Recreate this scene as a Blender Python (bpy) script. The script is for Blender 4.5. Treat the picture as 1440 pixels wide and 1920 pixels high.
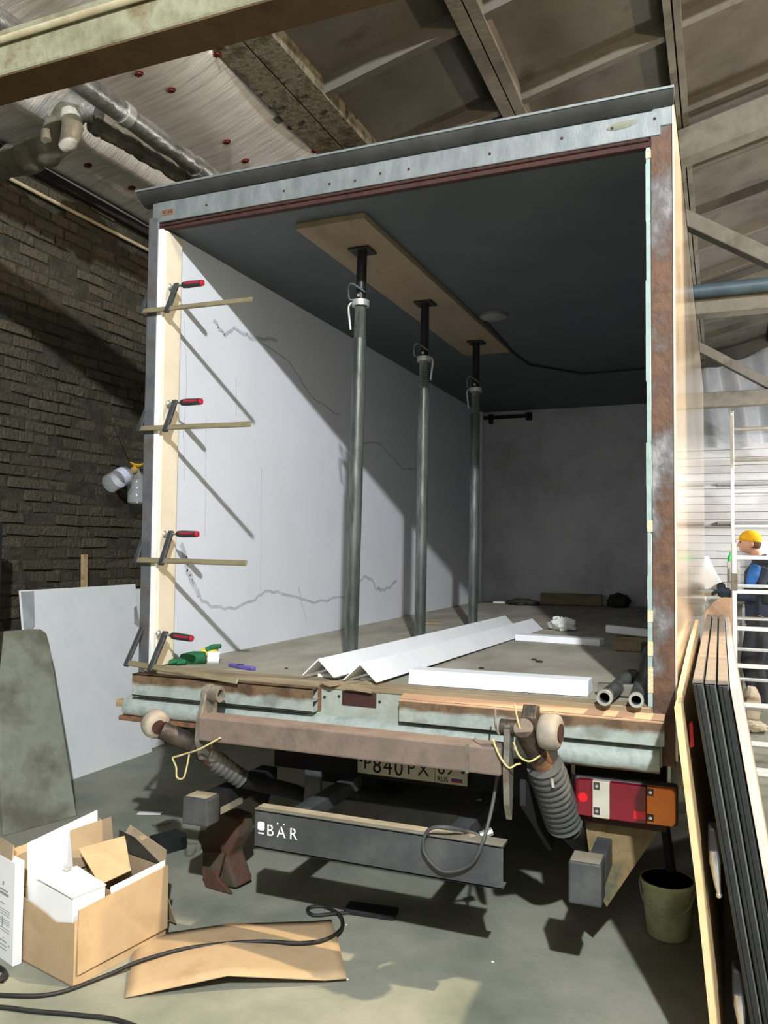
import bpy, bmesh, math, random
from mathutils import Vector, Matrix

# ------------------------------------------------------------------ clear
for o in list(bpy.data.objects):
    bpy.data.objects.remove(o, do_unlink=True)
scene = bpy.context.scene
COL = scene.collection
random.seed(7)

# ------------------------------------------------------------------ camera
cam_d = bpy.data.cameras.new('camera')
cam_d.sensor_fit = 'VERTICAL'
cam_d.sensor_height = 24.0
cam_d.lens = 1525.0 / 1920.0 * 24.0
cam_d.clip_start = 0.02
cam = bpy.data.objects.new('camera', cam_d)
COL.objects.link(cam)
_yaw, _pit, _rol = 0.392, 0.045, 0.0103
_f = Vector((-math.sin(_yaw) * math.cos(_pit), math.cos(_yaw) * math.cos(_pit), math.sin(_pit)))
_r = Vector((math.cos(_yaw), math.sin(_yaw), 0))
_u = _r.cross(_f)
_r2 = _r * math.cos(_rol) + _u * math.sin(_rol)
_u2 = _u * math.cos(_rol) - _r * math.sin(_rol)
_m = Matrix((_r2, _u2, -_f)).transposed().to_4x4()
_m.translation = Vector((2.443, -3.05, 1.55))
cam.matrix_world = _m
scene.camera = cam

# ------------------------------------------------------------------ world, lamps, exposure
scene.view_settings.view_transform = 'Standard'
scene.view_settings.look = 'None'
scene.view_settings.exposure = -0.12
scene.view_settings.gamma = 1.0
scene.view_settings.use_curve_mapping = False
world = bpy.data.worlds.new('hall_air')
scene.world = world
world.use_nodes = True
world.node_tree.nodes['Background'].inputs[0].default_value = (1.0, 0.985, 0.95, 1)
world.node_tree.nodes['Background'].inputs[1].default_value = 0.12


def lamp(name, loc, watt, col, radius):
    d = bpy.data.lights.new(name, 'POINT')
    d.energy = watt
    d.color = col
    d.shadow_soft_size = radius
    o = bpy.data.objects.new(name, d)
    o.location = loc
    COL.objects.link(o)
    return o


lamp('hall_flood_lamp', (3.85, -5.6, 5.2), 3400, (0.96, 0.985, 1.0), 0.07)     # main flood lamp behind the camera
lamp('yard_flood_lamp', (7.5, -0.32, 3.4), 900, (1.0, 0.80, 0.55), 0.06)        # warm lamp at the right of the hall
_rl = lamp('roof_lamp', (4.6, 0.17, 4.95), 2000, (1.0, 0.80, 0.54), 0.05)          # warm reflector lamp under the roof beside the truck
_rl.data.type = 'SPOT'
_rl = _rl.data
bpy.data.objects['roof_lamp'].data.spot_size = math.radians(52)
bpy.data.objects['roof_lamp'].data.spot_blend = 0.35
bpy.data.objects['roof_lamp'].rotation_euler = Vector((-4.0, -1.3, -4.95)).to_track_quat('-Z', 'Y').to_euler()
lamp('bay_fill_lamp', (4.6, 6.2, 2.6), 430, (1.0, 0.96, 0.92), 0.25)                # unseen fill lamp, added to brighten the bay at the right
lamp('bay_fill_lamp', (4.3, 10.5, 2.6), 210, (1.0, 0.98, 0.96), 0.25)  # second added fill lamp, farther back in the bay


# ------------------------------------------------------------------ helpers
def lin(c):
    out = []
    for v in c[:3]:
        v = v / 255.0
        out.append(v / 12.92 if v <= 0.04045 else ((v + 0.055) / 1.055) ** 2.4)
    return (*out, 1.0)


MATS = {}


def mat(name, cols, scale=4.0, rough=0.7, metal=0.0, bump=0.0, bscale=None, stretch=(1, 1, 1), lo=0.35, hi=0.65,
        rand=0.0, alpha=1.0, trans=0.0, zone=None, spec=0.5, sub=0.0, ior=1.45, detail=6.0):
    """noise-driven procedural material. zone=(axis,value,width,noise,colour2list): second paint zone along an object axis"""
    m = bpy.data.materials.new(name)
    m.use_nodes = True
    nt = m.node_tree
    N, L = nt.nodes, nt.links
    b = N['Principled BSDF']
    tc = N.new('ShaderNodeTexCoord')
    mp = N.new('ShaderNodeMapping')
    mp.inputs['Scale'].default_value = stretch
    L.new(tc.outputs['Object'], mp.inputs['Vector'])
    vec = mp.outputs['Vector']
    if rand:
        oi = N.new('ShaderNodeObjectInfo')
        ad = N.new('ShaderNodeVectorMath')
        ad.operation = 'ADD'
        mu = N.new('ShaderNodeMath')
        mu.operation = 'MULTIPLY'
        mu.inputs[1].default_value = 37.0
        L.new(oi.outputs['Random'], mu.inputs[0])
        L.new(mp.outputs['Vector'], ad.inputs[0])
        L.new(mu.outputs[0], ad.inputs[1])
        vec = ad.outputs[0]

    def ramp(cs, sc, l0, h0):
        n = N.new('ShaderNodeTexNoise')
        n.inputs['Scale'].default_value = sc
        n.inputs['Detail'].default_value = detail
        n.inputs['Roughness'].default_value = 0.6
        L.new(vec, n.inputs['Vector'])
        r = N.new('ShaderNodeValToRGB')
        e = r.color_ramp.elements
        k = len(cs)
        if k == 1:
            cs = [cs[0], cs[0]]
            k = 2
        while len(e) < k:
            e.new(0.5)
        for i, c in enumerate(cs):
            e[i].position = l0 + (h0 - l0) * i / (k - 1)
            e[i].color = lin(c)
        L.new(n.outputs['Fac'], r.inputs['Fac'])
        return r.outputs['Color']

    col = ramp(cols, scale, lo, hi)
    if zone:
        ax, val, wid, amp, cs2 = zone
        sp = N.new('ShaderNodeSeparateXYZ')
        L.new(tc.outputs['Object'], sp.inputs[0])
        n2 = N.new('ShaderNodeTexNoise')
        n2.inputs['Scale'].default_value = 9.0
        n2.inputs['Detail'].default_value = 5.0
        L.new(vec, n2.inputs['Vector'])
        ma = N.new('ShaderNodeMath')
        ma.operation = 'MULTIPLY_ADD'
        ma.inputs[1].default_value = amp
        L.new(n2.outputs['Fac'], ma.inputs[0])
        L.new(sp.outputs['XYZ'.index(ax)], ma.inputs[2])
        mr = N.new('ShaderNodeMapRange')
        mr.inputs['From Min'].default_value = val + amp * 0.5 - wid
        mr.inputs['From Max'].default_value = val + amp * 0.5 + wid
        L.new(ma.outputs[0], mr.inputs['Value'])
        mx = N.new('ShaderNodeMixRGB')
        L.new(mr.outputs['Result'], mx.inputs['Fac'])
        L.new(col, mx.inputs['Color1'])
        L.new(ramp(cs2, scale * 1.7, 0.35, 0.65), mx.inputs['Color2'])
        col = mx.outputs['Color']
    if rand:
        hs = N.new('ShaderNodeHueSaturation')
        m2 = N.new('ShaderNodeMath')
        m2.operation = 'MULTIPLY_ADD'
        m2.inputs[1].default_value = rand * 2
        m2.inputs[2].default_value = 1.0 - rand
        L.new(oi.outputs['Random'], m2.inputs[0])
        L.new(m2.outputs[0], hs.inputs['Value'])
        L.new(col, hs.inputs['Color'])
        col = hs.outputs['Color']
    L.new(col, b.inputs['Base Color'])
    b.inputs['Roughness'].default_value = rough
    b.inputs['Metallic'].default_value = metal
    b.inputs['Alpha'].default_value = alpha
    b.inputs['Transmission Weight'].default_value = trans
    b.inputs['Specular IOR Level'].default_value = spec
    b.inputs['IOR'].default_value = ior
    if sub:
        b.inputs['Subsurface Weight'].default_value = sub
    if bump:
        n = N.new('ShaderNodeTexNoise')
        n.inputs['Scale'].default_value = bscale or scale * 6
        n.inputs['Detail'].default_value = 6.0
        L.new(vec, n.inputs['Vector'])
        bp = N.new('ShaderNodeBump')
        bp.inputs['Strength'].default_value = bump
        bp.inputs['Distance'].default_value = 0.02
        L.new(n.outputs['Fac'], bp.inputs['Height'])
        L.new(bp.outputs['Normal'], b.inputs['Normal'])
    MATS[name] = m
    return m


WL = {}      # world location of every object


class MB:
    """collects shapes; build() makes one mesh object"""

    def __init__(self):
        self.v, self.f, self.mi = [], [], []
        self.m = 0

    def _add(self, vs, fs):
        k = len(self.v)
        self.v += [Vector(p) for p in vs]
        for q in fs:
            self.f.append([k + i for i in q])
            self.mi.append(self.m)
        return self

    def box(self, x0, x1, y0, y1, z0, z1):
        vs = [(x, y, z) for x in (x0, x1) for y in (y0, y1) for z in (z0, z1)]
        return self._add(vs, [(0, 1, 3, 2), (4, 6, 7, 5), (0, 4, 5, 1), (2, 3, 7, 6), (0, 2, 6, 4), (1, 5, 7, 3)])

    def obox(self, c, a, b, d):
        c, a, b, d = map(Vector, (c, a, b, d))
        vs = [c + a * i + b * j + d * k for i in (-1, 1) for j in (-1, 1) for k in (-1, 1)]
        return self._add(vs, [(0, 1, 3, 2), (4, 6, 7, 5), (0, 4, 5, 1), (2, 3, 7, 6), (0, 2, 6, 4), (1, 5, 7, 3)])

    def bar(self, p, q, w, h, up=(0, 0, 1)):
        p, q, up = Vector(p), Vector(q), Vector(up)
        d = (q - p)
        s = d.cross(up).normalized()
        t = s.cross(d).normalized()
        return self.obox((p + q) / 2, d / 2, s * w / 2, t * h / 2)

    def tube(self, pts, r, n=12, caps=True):
        pts = [Vector(p) for p in pts]
        rs = r if isinstance(r, (list, tuple)) else [r] * len(pts)
        vs, fs = [], []
        d0 = (pts[1] - pts[0]).normalized()
        ref = Vector((0, 0, 1)) if abs(d0.z) < 0.9 else Vector((1, 0, 0))
        s = d0.cross(ref).normalized()
        for i, p in enumerate(pts):
            if i == 0:
                d = pts[1] - pts[0]
            elif i == len(pts) - 1:
                d = pts[-1] - pts[-2]
            else:
                d = (pts[i + 1] - p).normalized() + (p - pts[i - 1]).normalized()
            if d.length < 1e-9:
                d = d0
            d.normalize()
            s = (s - d * s.dot(d)).normalized()
            t = d.cross(s)
            for k in range(n):
                a = 2 * math.pi * k / n
                vs.append(p + (s * math.cos(a) + t * math.sin(a)) * rs[i])
        for i in range(len(pts) - 1):
            for k in range(n):
                fs.append((i * n + k, i * n + (k + 1) % n, (i + 1) * n + (k + 1) % n, (i + 1) * n + k))
        if caps:
            fs.append(tuple(range(n - 1, -1, -1)))
            fs.append(tuple((len(pts) - 1) * n + k for k in range(n)))
        return self._add(vs, fs)

    def pipe(self, p, q, ro, ri, n=16):
        p, q = Vector(p), Vector(q)
        d = (q - p).normalized()
        ref = Vector((0, 0, 1)) if abs(d.z) < 0.9 else Vector((1, 0, 0))
        s = d.cross(ref).normalized()
        t = d.cross(s)
        vs = []
        for c in (p, q):
            for r in (ro, ri):
                for k in range(n):
                    a = 2 * math.pi * k / n
                    vs.append(c + (s * math.cos(a) + t * math.sin(a)) * r)
        fs = []
        for k in range(n):
            j = (k + 1) % n
            fs += [(k, j, 2 * n + j, 2 * n + k), (n + k, 3 * n + k, 3 * n + j, n + j), (k, n + k, n + j, j),
                   (2 * n + k, 2 * n + j, 3 * n + j, 3 * n + k)]
        return self._add(vs, fs)

    def prism(self, poly, vec):
        vec = Vector(vec)
        a = [Vector(p) for p in poly]
        n = len(a)
        fs = [tuple(range(n - 1, -1, -1)), tuple(range(n, 2 * n))]
        fs += [(k, (k + 1) % n, n + (k + 1) % n, n + k) for k in range(n)]
        return self._add(a + [p + vec for p in a], fs)

    def grid(self, fn, nu, nv):
        vs = [fn(i / nu, j / nv) for i in range(nu + 1) for j in range(nv + 1)]
        fs = [(i * (nv + 1) + j, (i + 1) * (nv + 1) + j, (i + 1) * (nv + 1) + j + 1, i * (nv + 1) + j + 1)
              for i in range(nu) for j in range(nv)]
        return self._add(vs, fs)

    def ball(self, c, r, n=10, sc=(1, 1, 1)):
        c = Vector(c)
        vs = [c + Vector((0, 0, -r * sc[2]))]
        for i in range(1, n):
            th = math.pi * i / n - math.pi / 2
            for k in range(n * 2):
                a = math.pi * k / n
                vs.append(c + Vector((math.cos(th) * math.cos(a) * r * sc[0], math.cos(th) * math.sin(a) * r * sc[1], math.sin(th) * r * sc[2])))
        vs.append(c + Vector((0, 0, r * sc[2])))
        w = n * 2
        fs = [(0, 1 + (k + 1) % w, 1 + k) for k in range(w)]
        for i in range(n - 2):
            for k in range(w):
                fs.append((1 + i * w + k, 1 + i * w + (k + 1) % w, 1 + (i + 1) * w + (k + 1) % w, 1 + (i + 1) * w + k))
        e = len(vs) - 1
        fs += [(e, 1 + (n - 2) * w + k, 1 + (n - 2) * w + (k + 1) % w) for k in range(w)]
        return self._add(vs, fs)

    def build(self, name, m, parent=None, bevel=0.0, smooth=False, label=None, cat=None, group=None, kind=None,
              thick=0.0, sub=0, remesh=0.0, at=None):
        me = bpy.data.meshes.new(name)
        lo = Vector([min(p[i] for p in self.v) for i in range(3)])
        hi = Vector([max(p[i] for p in self.v) for i in range(3)])
        org = Vector(at) if at is not None else ((lo + hi) / 2 if parent else Vector(((lo.x + hi.x) / 2, (lo.y + hi.y) / 2, lo.z)))
        me.from_pydata([p - org for p in self.v], [], self.f)
        ms = m if isinstance(m, (list, tuple)) else [m]
        for x in ms:
            me.materials.append(MATS[x])
        if len(ms) > 1:
            me.polygons.foreach_set('material_index', self.mi)
        bm = bmesh.new()
        bm.from_mesh(me)
        bmesh.ops.recalc_face_normals(bm, faces=bm.faces)
        bm.to_mesh(me)
        bm.free()
        if smooth:
            me.polygons.foreach_set('use_smooth', [True] * len(me.polygons))
            me.set_sharp_from_angle(angle=math.radians(45 if smooth is True else smooth))
        o = bpy.data.objects.new(name, me)
        COL.objects.link(o)
        if parent:
            o.parent = parent
            o.location = org - WL[parent.name]
        else:
            o.location = org
        WL[o.name] = org
        if bevel:
            md = o.modifiers.new('bevel', 'BEVEL')
            md.width = bevel
            md.segments = 2
            md.limit_method = 'ANGLE'
        if thick:
            md = o.modifiers.new('solid', 'SOLIDIFY')
            md.thickness = thick
            md.offset = 0
        if remesh:
            md = o.modifiers.new('remesh', 'REMESH')
            md.mode = 'VOXEL'
            md.voxel_size = remesh
            md.use_smooth_shade = True
        if sub:
            md = o.modifiers.new('sub', 'SUBSURF')
            md.levels = sub
            md.render_levels = sub
        tag(o, label, cat, group, kind)
        return o


def tag(o, label=None, cat=None, group=None, kind=None):
    if label:
        o['label'] = label
    if cat:
        o['category'] = cat
    if group:
        o['group'] = group
    if kind:
        o['kind'] = kind
    return o


def thing(name, label, cat, loc, group=None, kind=None):
    o = bpy.data.objects.new(name, None)
    o.empty_display_size = 0.1
    COL.objects.link(o)
    o.location = loc
    WL[o.name] = Vector(loc)
    return tag(o, label, cat, group, kind)


def copy_tree(o, parent=None):
    c = o.copy()
    COL.objects.link(c)
    if parent:
        c.parent = parent
    for ch in list(o.children):
        copy_tree(ch, c)
    return c


def share(o, name, loc, parent=None, rot=None, scale=None):
    """another object with the same mesh"""
    c = bpy.data.objects.new(name, o.data)
    COL.objects.link(c)
    c.parent = parent
    c.location = Vector(loc) - (WL[parent.name] if parent else Vector((0, 0, 0)))
    if rot:
        c.rotation_euler = rot
    if scale:
        c.scale = scale
    return c


def text_mesh(name, s, size, org, xdir, zdir, m, parent, spacing=1.0, thick=0.0006, align='LEFT', xs=1.0):
    cu = bpy.data.curves.new(name, 'FONT')
    cu.body = s
    cu.size = size
    cu.space_character = spacing
    cu.extrude = thick
    cu.align_x = align
    t = bpy.data.objects.new(name + '_tmp', cu)
    COL.objects.link(t)
    dg = bpy.context.evaluated_depsgraph_get()
    me = bpy.data.meshes.new_from_object(t.evaluated_get(dg))
    bpy.data.objects.remove(t, do_unlink=True)
    bpy.data.curves.remove(cu)
    X, Z = Vector(xdir).normalized(), Vector(zdir).normalized()
    Y = Z.cross(X)
    mm = Matrix((X * xs, Z, -Y)).transposed().to_4x4()   # text x -> X, text y -> Z, text z -> towards viewer
    me.transform(mm)
    me.materials.clear()
    me.materials.append(MATS[m])
    me.name = name
    o = bpy.data.objects.new(name, me)
    COL.objects.link(o)
    o.parent = parent
    o.location = Vector(org) - WL[parent.name]
    WL[o.name] = Vector(org)
    return o


# ------------------------------------------------------------------ materials
mat('concrete_floor', [(108, 113, 101), (126, 130, 117), (144, 145, 131), (134, 137, 125)], 1.6, 0.82, bump=0.12, bscale=40, lo=0.3, hi=0.7)
mat('brick', [(46, 43, 34), (64, 61, 50), (76, 68, 54), (60, 60, 48), (92, 88, 72)], 9, 0.95, bump=0.9, bscale=40, rand=0.22, lo=0.28, hi=0.72)
mat('mortar', [(42, 40, 32), (64, 61, 50)], 12, 0.95, bump=0.5, bscale=60)
mat('slab_concrete', [(78, 74, 66), (96, 91, 82), (106, 101, 92), (66, 59, 50)], 1.8, 0.9, bump=0.15, bscale=30, rand=0.08, lo=0.3, hi=0.75)
mat('rib_concrete', [(96, 91, 81), (118, 113, 102), (130, 125, 114)], 3, 0.9, bump=0.2, bscale=30, rand=0.08)
mat('stained_rib', [(66, 60, 48), (98, 92, 74), (128, 122, 104), (54, 46, 36)], 7, 0.92, bump=0.5, bscale=30)
mat('truss_concrete', [(112, 108, 98), (128, 124, 114), (104, 100, 90)], 3, 0.9, bump=0.25, bscale=30)
mat('beam_soffit', [(70, 52, 32), (88, 68, 42), (78, 60, 38)], 3, 0.9, bump=0.4, bscale=24)
mat('old_beam', [(104, 100, 80), (124, 122, 98), (142, 142, 118), (112, 100, 74)], 3, 0.9, bump=0.4, bscale=24)
mat('foil', [(200, 196, 190), (224, 220, 214), (236, 232, 226)], 2.2, 0.4, 0.08, bump=0.35, bscale=9, stretch=(1, 14, 1))
mat('duct_foil', [(120, 120, 116), (170, 170, 166), (200, 200, 198)], 5, 0.33, 0.8, bump=0.6, bscale=16)
mat('duct_dull', [(70, 68, 56), (92, 90, 76), (112, 110, 96)], 6, 0.7, 0.1, bump=0.5, bscale=14)
mat('tape_pale', [(176, 172, 160), (204, 200, 190)], 6, 0.5, 0.2, bump=0.3)
mat('red_plastic', [(84, 22, 22), (104, 30, 30)], 10, 0.5)
mat('dark_ledge', [(30, 28, 24), (46, 42, 36)], 8, 0.9)
mat('cream_cable', [(170, 158, 128), (196, 186, 156)], 8, 0.6)
mat('white_siding', [(214, 215, 217), (232, 232, 233)], 2, 0.55, rand=0.06)
mat('drape_film', [(176, 180, 186), (206, 209, 214)], 2, 0.35, alpha=0.72, trans=0.2)
mat('side_film', [(226, 228, 228), (245, 246, 246)], 3, 0.25, alpha=0.42, spec=0.6)
mat('blue_pipe', [(62, 80, 92), (82, 102, 114)], 5, 0.5)

mat('liner_white', [(228, 231, 238), (231, 234, 241), (234, 236, 243)], 2.2, 0.42, bump=0.02, bscale=3)
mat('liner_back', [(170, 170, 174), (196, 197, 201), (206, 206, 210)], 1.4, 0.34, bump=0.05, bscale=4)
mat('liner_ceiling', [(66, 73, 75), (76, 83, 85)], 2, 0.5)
mat('scuff_grey', [(180, 182, 190), (204, 206, 213)], 14, 0.7)
mat('truck_floor', [(136, 131, 117), (154, 149, 134), (168, 163, 148)], 3.5, 0.85, bump=0.12, bscale=40, stretch=(1, 0.5, 1))
mat('truck_outer', [(196, 182, 162), (210, 199, 184), (186, 164, 136)], 2.6, 0.09, lo=0.3, hi=0.7, bump=0.03, bscale=2)
mat('cream_board', [(214, 204, 184), (224, 215, 196)], 4, 0.6)
mat('white_trim', [(222, 222, 218), (232, 232, 229)], 5, 0.45)
mat('steel_dark', [(84, 88, 94), (102, 104, 108), (90, 84, 76)], 5, 0.5, 0.35, bump=0.1)
mat('visor_metal', [(62, 63, 62), (80, 82, 81)], 5, 0.5, 0.3)
mat('galvanised', [(108, 115, 116), (118, 125, 126), (130, 135, 136)], 22, 0.55, 0.3, bump=0.05, stretch=(1, 1, 0.4))
mat('rust', [(76, 50, 36), (106, 74, 52), (124, 90, 66), (90, 64, 48)], 12, 0.85, bump=0.3)
mat('dark_rust', [(38, 22, 19), (62, 32, 27), (50, 35, 30)], 12, 0.8, bump=0.2)
mat('post_rust', [(76, 57, 46), (104, 76, 58), (88, 64, 51), (100, 97, 97), (146, 145, 145)], 2.6, 0.7, 0.1, bump=0.3, bscale=40, lo=0.36, hi=0.62, stretch=(1.5, 1, 1))
mat('pale_green_edge', [(138, 158, 153), (158, 175, 170)], 18, 0.7)
mat('foam', [(206, 190, 150), (224, 214, 180)], 30, 0.9, bump=0.5)
mat('rail_paint', [(136, 148, 142), (158, 168, 162), (124, 130, 122)], 6, 0.6, 0.1, bump=0.15, zone=('Z', 0.004, 0.008, 0.05, [(92, 75, 57), (114, 93, 70), (78, 61, 47)]))
mat('lower_rail_paint', [(96, 74, 54), (120, 90, 62)], 8, 0.7, 0.1, bump=0.2, zone=('Z', -0.034, 0.006, 0.035, [(134, 146, 141), (158, 168, 164), (146, 156, 150)]))
mat('sill_plate_paint', [(132, 142, 134), (154, 162, 154), (140, 144, 132), (120, 106, 86)], 7, 0.65, bump=0.15, lo=0.25, hi=0.8)
mat('ledge_wood', [(168, 134, 106), (190, 154, 124)], 9, 0.75, stretch=(0.2, 1, 1))
mat('old_wood', [(110, 98, 78), (146, 132, 106), (128, 112, 88)], 9, 0.85, bump=0.3, stretch=(0.12, 1, 1))
mat('lath_wood', [(150, 126, 90), (182, 158, 120), (124, 102, 72)], 9, 0.8, bump=0.2, stretch=(0.15, 1, 1))
mat('tube_brown', [(104, 92, 84), (124, 110, 101), (112, 99, 91)], 7, 0.7, 0.2, bump=0.15)
mat('roller_grey', [(128, 121, 110), (150, 143, 131)], 8, 0.7, bump=0.15)
mat('grease_steel', [(38, 34, 31), (62, 55, 50), (86, 76, 68)], 9, 0.5, 0.4, bump=0.2)
mat('bracket_grey', [(92, 90, 84), (122, 119, 110), (104, 92, 80)], 8, 0.6, 0.3, bump=0.2)
mat('rubber_bellows', [(62, 64, 64), (80, 82, 82)], 8, 0.6)
mat('chassis_black', [(22, 23, 25), (34, 35, 37)], 6, 0.7, 0.1)
mat('lift_paint', [(52, 56, 58), (68, 72, 74), (90, 92, 91)], 6, 0.6, 0.2, bump=0.1, lo=0.3, hi=0.75)
mat('lift_edge', [(122, 116, 98), (146, 140, 124)], 8, 0.7)
mat('tyre', [(20, 20, 20), (30, 30, 30)], 12, 0.85, bump=0.2)
mat('yellow_strap', [(182, 168, 112), (206, 194, 146)], 14, 0.8)
mat('lens_red', [(92, 8, 24), (114, 12, 32)], 3, 0.18, spec=0.6)
mat('lens_bright', [(196, 14, 30), (214, 20, 38)], 3, 0.18)
mat('lens_clear', [(164, 160, 146), (190, 186, 172)], 9, 0.2)
mat('lens_orange', [(226, 116, 14), (242, 136, 24)], 7, 0.2)
mat('lamp_housing', [(44, 40, 44), (66, 60, 64)], 8, 0.5)
mat('chrome', [(190, 190, 192), (214, 214, 216)], 8, 0.22, 0.9)
mat('bracket_tan', [(84, 80, 60), (124, 108, 76), (112, 96, 66), (74, 78, 64)], 7, 0.8, bump=0.2)
mat('plate_white', [(206, 204, 180), (222, 220, 198)], 6, 0.45)
mat('print_black', [(16, 16, 16), (24, 24, 24)], 5, 0.6)
mat('print_white', [(226, 228, 226), (240, 240, 238)], 18, 0.6)
mat('print_blue', [(40, 66, 140), (44, 70, 150)], 5, 0.5)
mat('print_red', [(176, 30, 36), (186, 36, 40)], 5, 0.5)
mat('print_grey', [(130, 134, 142), (150, 154, 160)], 20, 0.7)

mat('prop_steel', [(60, 65, 62), (84, 89, 86), (108, 112, 108), (70, 74, 70)], 8, 0.42, 0.55, bump=0.12, stretch=(1, 1, 0.25))
mat('prop_dark', [(30, 30, 31), (44, 44, 45)], 8, 0.45, 0.5)
mat('zinc', [(170, 172, 166), (198, 199, 194)], 12, 0.4, 0.6)
mat('plywood', [(120, 105, 84), (138, 121, 98), (128, 112, 90)], 4, 0.7, stretch=(1, 0.3, 1))
mat('white_pvc', [(240, 242, 244), (248, 249, 250)], 3, 0.35)
mat('white_foamboard', [(222, 226, 230), (236, 239, 242)], 4, 0.6)
mat('clamp_steel', [(52, 56, 58), (72, 76, 78)], 10, 0.5, 0.4)
mat('clamp_bar', [(126, 116, 90), (154, 144, 116), (108, 100, 80)], 9, 0.45, 0.5, stretch=(0.3, 1, 1))
mat('handle_black', [(40, 38, 40), (52, 49, 52)], 9, 0.6)
mat('handle_red', [(150, 20, 44), (172, 28, 54)], 9, 0.5)
mat('glove_green', [(20, 82, 50), (30, 104, 62)], 14, 0.75)
mat('glove_yellow', [(196, 174, 54), (214, 192, 74)], 14, 0.9)
mat('purple_plastic', [(84, 72, 150), (98, 86, 168)], 8, 0.45)
mat('lamp_shade', [(100, 98, 94), (116, 113, 108)], 6, 0.4)
mat('paper_white', [(222, 222, 220), (238, 238, 236)], 8, 0.8)
mat('dark_dirt', [(40, 38, 34), (58, 54, 48)], 14, 0.9)
mat('cardboard', [(164, 140, 108), (178, 154, 121), (170, 147, 114)], 5, 0.85, bump=0.04)
mat('cardboard_inner', [(140, 124, 100), (160, 142, 116)], 5, 0.9)
mat('carton_white', [(228, 230, 232), (240, 241, 243)], 4, 0.55)
mat('black_rubber', [(24, 24, 24), (36, 36, 36)], 8, 0.6)
mat('door_gasket', [(24, 27, 28), (34, 38, 39)], 8, 0.5)
mat('door_skin', [(84, 86, 85), (104, 105, 103)], 5, 0.5, 0.2)
mat('door_top', [(112, 103, 94), (138, 128, 118)], 9, 0.8, bump=0.1)
mat('door_white', [(184, 176, 168), (204, 197, 190)], 5, 0.5)
mat('ply_edge', [(206, 176, 130), (226, 198, 154)], 8, 0.75)
mat('bucket_green', [(170, 178, 140), (190, 198, 158), (136, 142, 108)], 7, 0.5, lo=0.3, hi=0.7)
mat('slate_green', [(112, 116, 102), (132, 136, 120), (98, 98, 84), (76, 72, 60)], 3.2, 0.85, bump=0.15, lo=0.25, hi=0.78)
mat('panel_white', [(232, 237, 240), (240, 244, 246), (235, 239, 243)], 2.4, 0.55)
mat('panel_folded', [(150, 156, 158), (176, 180, 182)], 6, 0.6)
mat('bottle_pet', [(210, 216, 220), (226, 230, 232)], 4, 0.12, alpha=0.24, spec=0.8)
mat('bottle_label', [(196, 200, 220), (206, 210, 228)], 6, 0.5)
mat('cap_yellow_plastic', [(198, 152, 36), (214, 170, 50)], 6, 0.5)
mat('aluminium', [(188, 190, 192), (210, 212, 214)], 9, 0.38, 0.6)
mat('ladder_white', [(232, 232, 230), (244, 244, 243)], 6, 0.4, 0.1)
mat('rust_sheet', [(50, 48, 38), (68, 63, 49), (80, 50, 38), (58, 54, 44)], 6, 0.85, bump=0.3, lo=0.3, hi=0.7)
mat('skin', [(206, 160, 140), (222, 178, 158)], 9, 0.6, sub=0.05)
mat('hair_brown', [(86, 64, 50), (106, 80, 62)], 30, 0.8)
mat('cap_cloth', [(236, 182, 18), (246, 196, 30)], 12, 0.8)
mat('jacket_navy', [(38, 48, 66), (54, 64, 82)], 7, 0.85)
mat('jacket_blue', [(34, 92, 170), (50, 110, 188)], 7, 0.8)
mat('vest_dark', [(36, 42, 42), (50, 56, 54)], 7, 0.85)
mat('trousers_dark', [(44, 48, 56), (62, 66, 72)], 7, 0.9)
mat('reflective', [(190, 192, 198), (206, 208, 212)], 7, 0.4)
mat('boot', [(70, 66, 62), (90, 86, 82)], 7, 0.8)
mat('sack_beige', [(178, 166, 146), (200, 190, 170)], 6, 0.9, bump=0.2)
mat('bench_grey', [(150, 150, 148), (176, 176, 174)], 5, 0.6)
mat('tool_white', [(220, 222, 222), (238, 238, 238)], 5, 0.4)
mat('tool_green', [(60, 190, 96), (76, 206, 110)], 5, 0.4)
mat('brown_board', [(158, 128, 104), (180, 150, 124), (138, 112, 92)], 3, 0.8)

# ------------------------------------------------------------------ the hall
MB().box(-1.9, 9.0, -8.0, 13.2, -0.1, 0.0).build('floor', 'concrete_floor', kind='structure')

# --- brick wall at the left
WX = -1.75
wall = MB().box(WX - 0.25, WX - 0.012, -8.0, 13.2, 0.0, 4.06).build('wall_left', 'mortar', kind='structure')
PITCH, CW = 0.0765, 0.262
bmeshes = []
rb = random.Random(3)
for k in range(6):
    b = MB().box(-0.03, 0.0, -0.122, 0.122, -0.032, 0.032)
    for p in b.v:
        p.x += rb.uniform(-0.006, 0.004)
        p.y += rb.uniform(-0.007, 0.007)
        p.z += rb.uniform(-0.006, 0.005)
    bmeshes.append(b)
cells = []
row = 0
z = 0.04
while z < 4.03:
    off = (row % 2) * 0.5 + rb.uniform(-0.08, 0.08)
    head = row % 6 == 5
    w = CW * (0.5 if head else 1.0)
    y = -7.95 + off * w
    while y < 13.0:
        cells.append((y + w / 2, z, w, row))
        y += w
    z += PITCH
    row += 1


def bscore(c):
    inside = 0.45 < c[0] < 2.45 and c[1] > 1.0
    return (0 if inside else 1, abs(c[0] - 1.5) + (0 if c[1] > 1.2 else 0.8))


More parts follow.
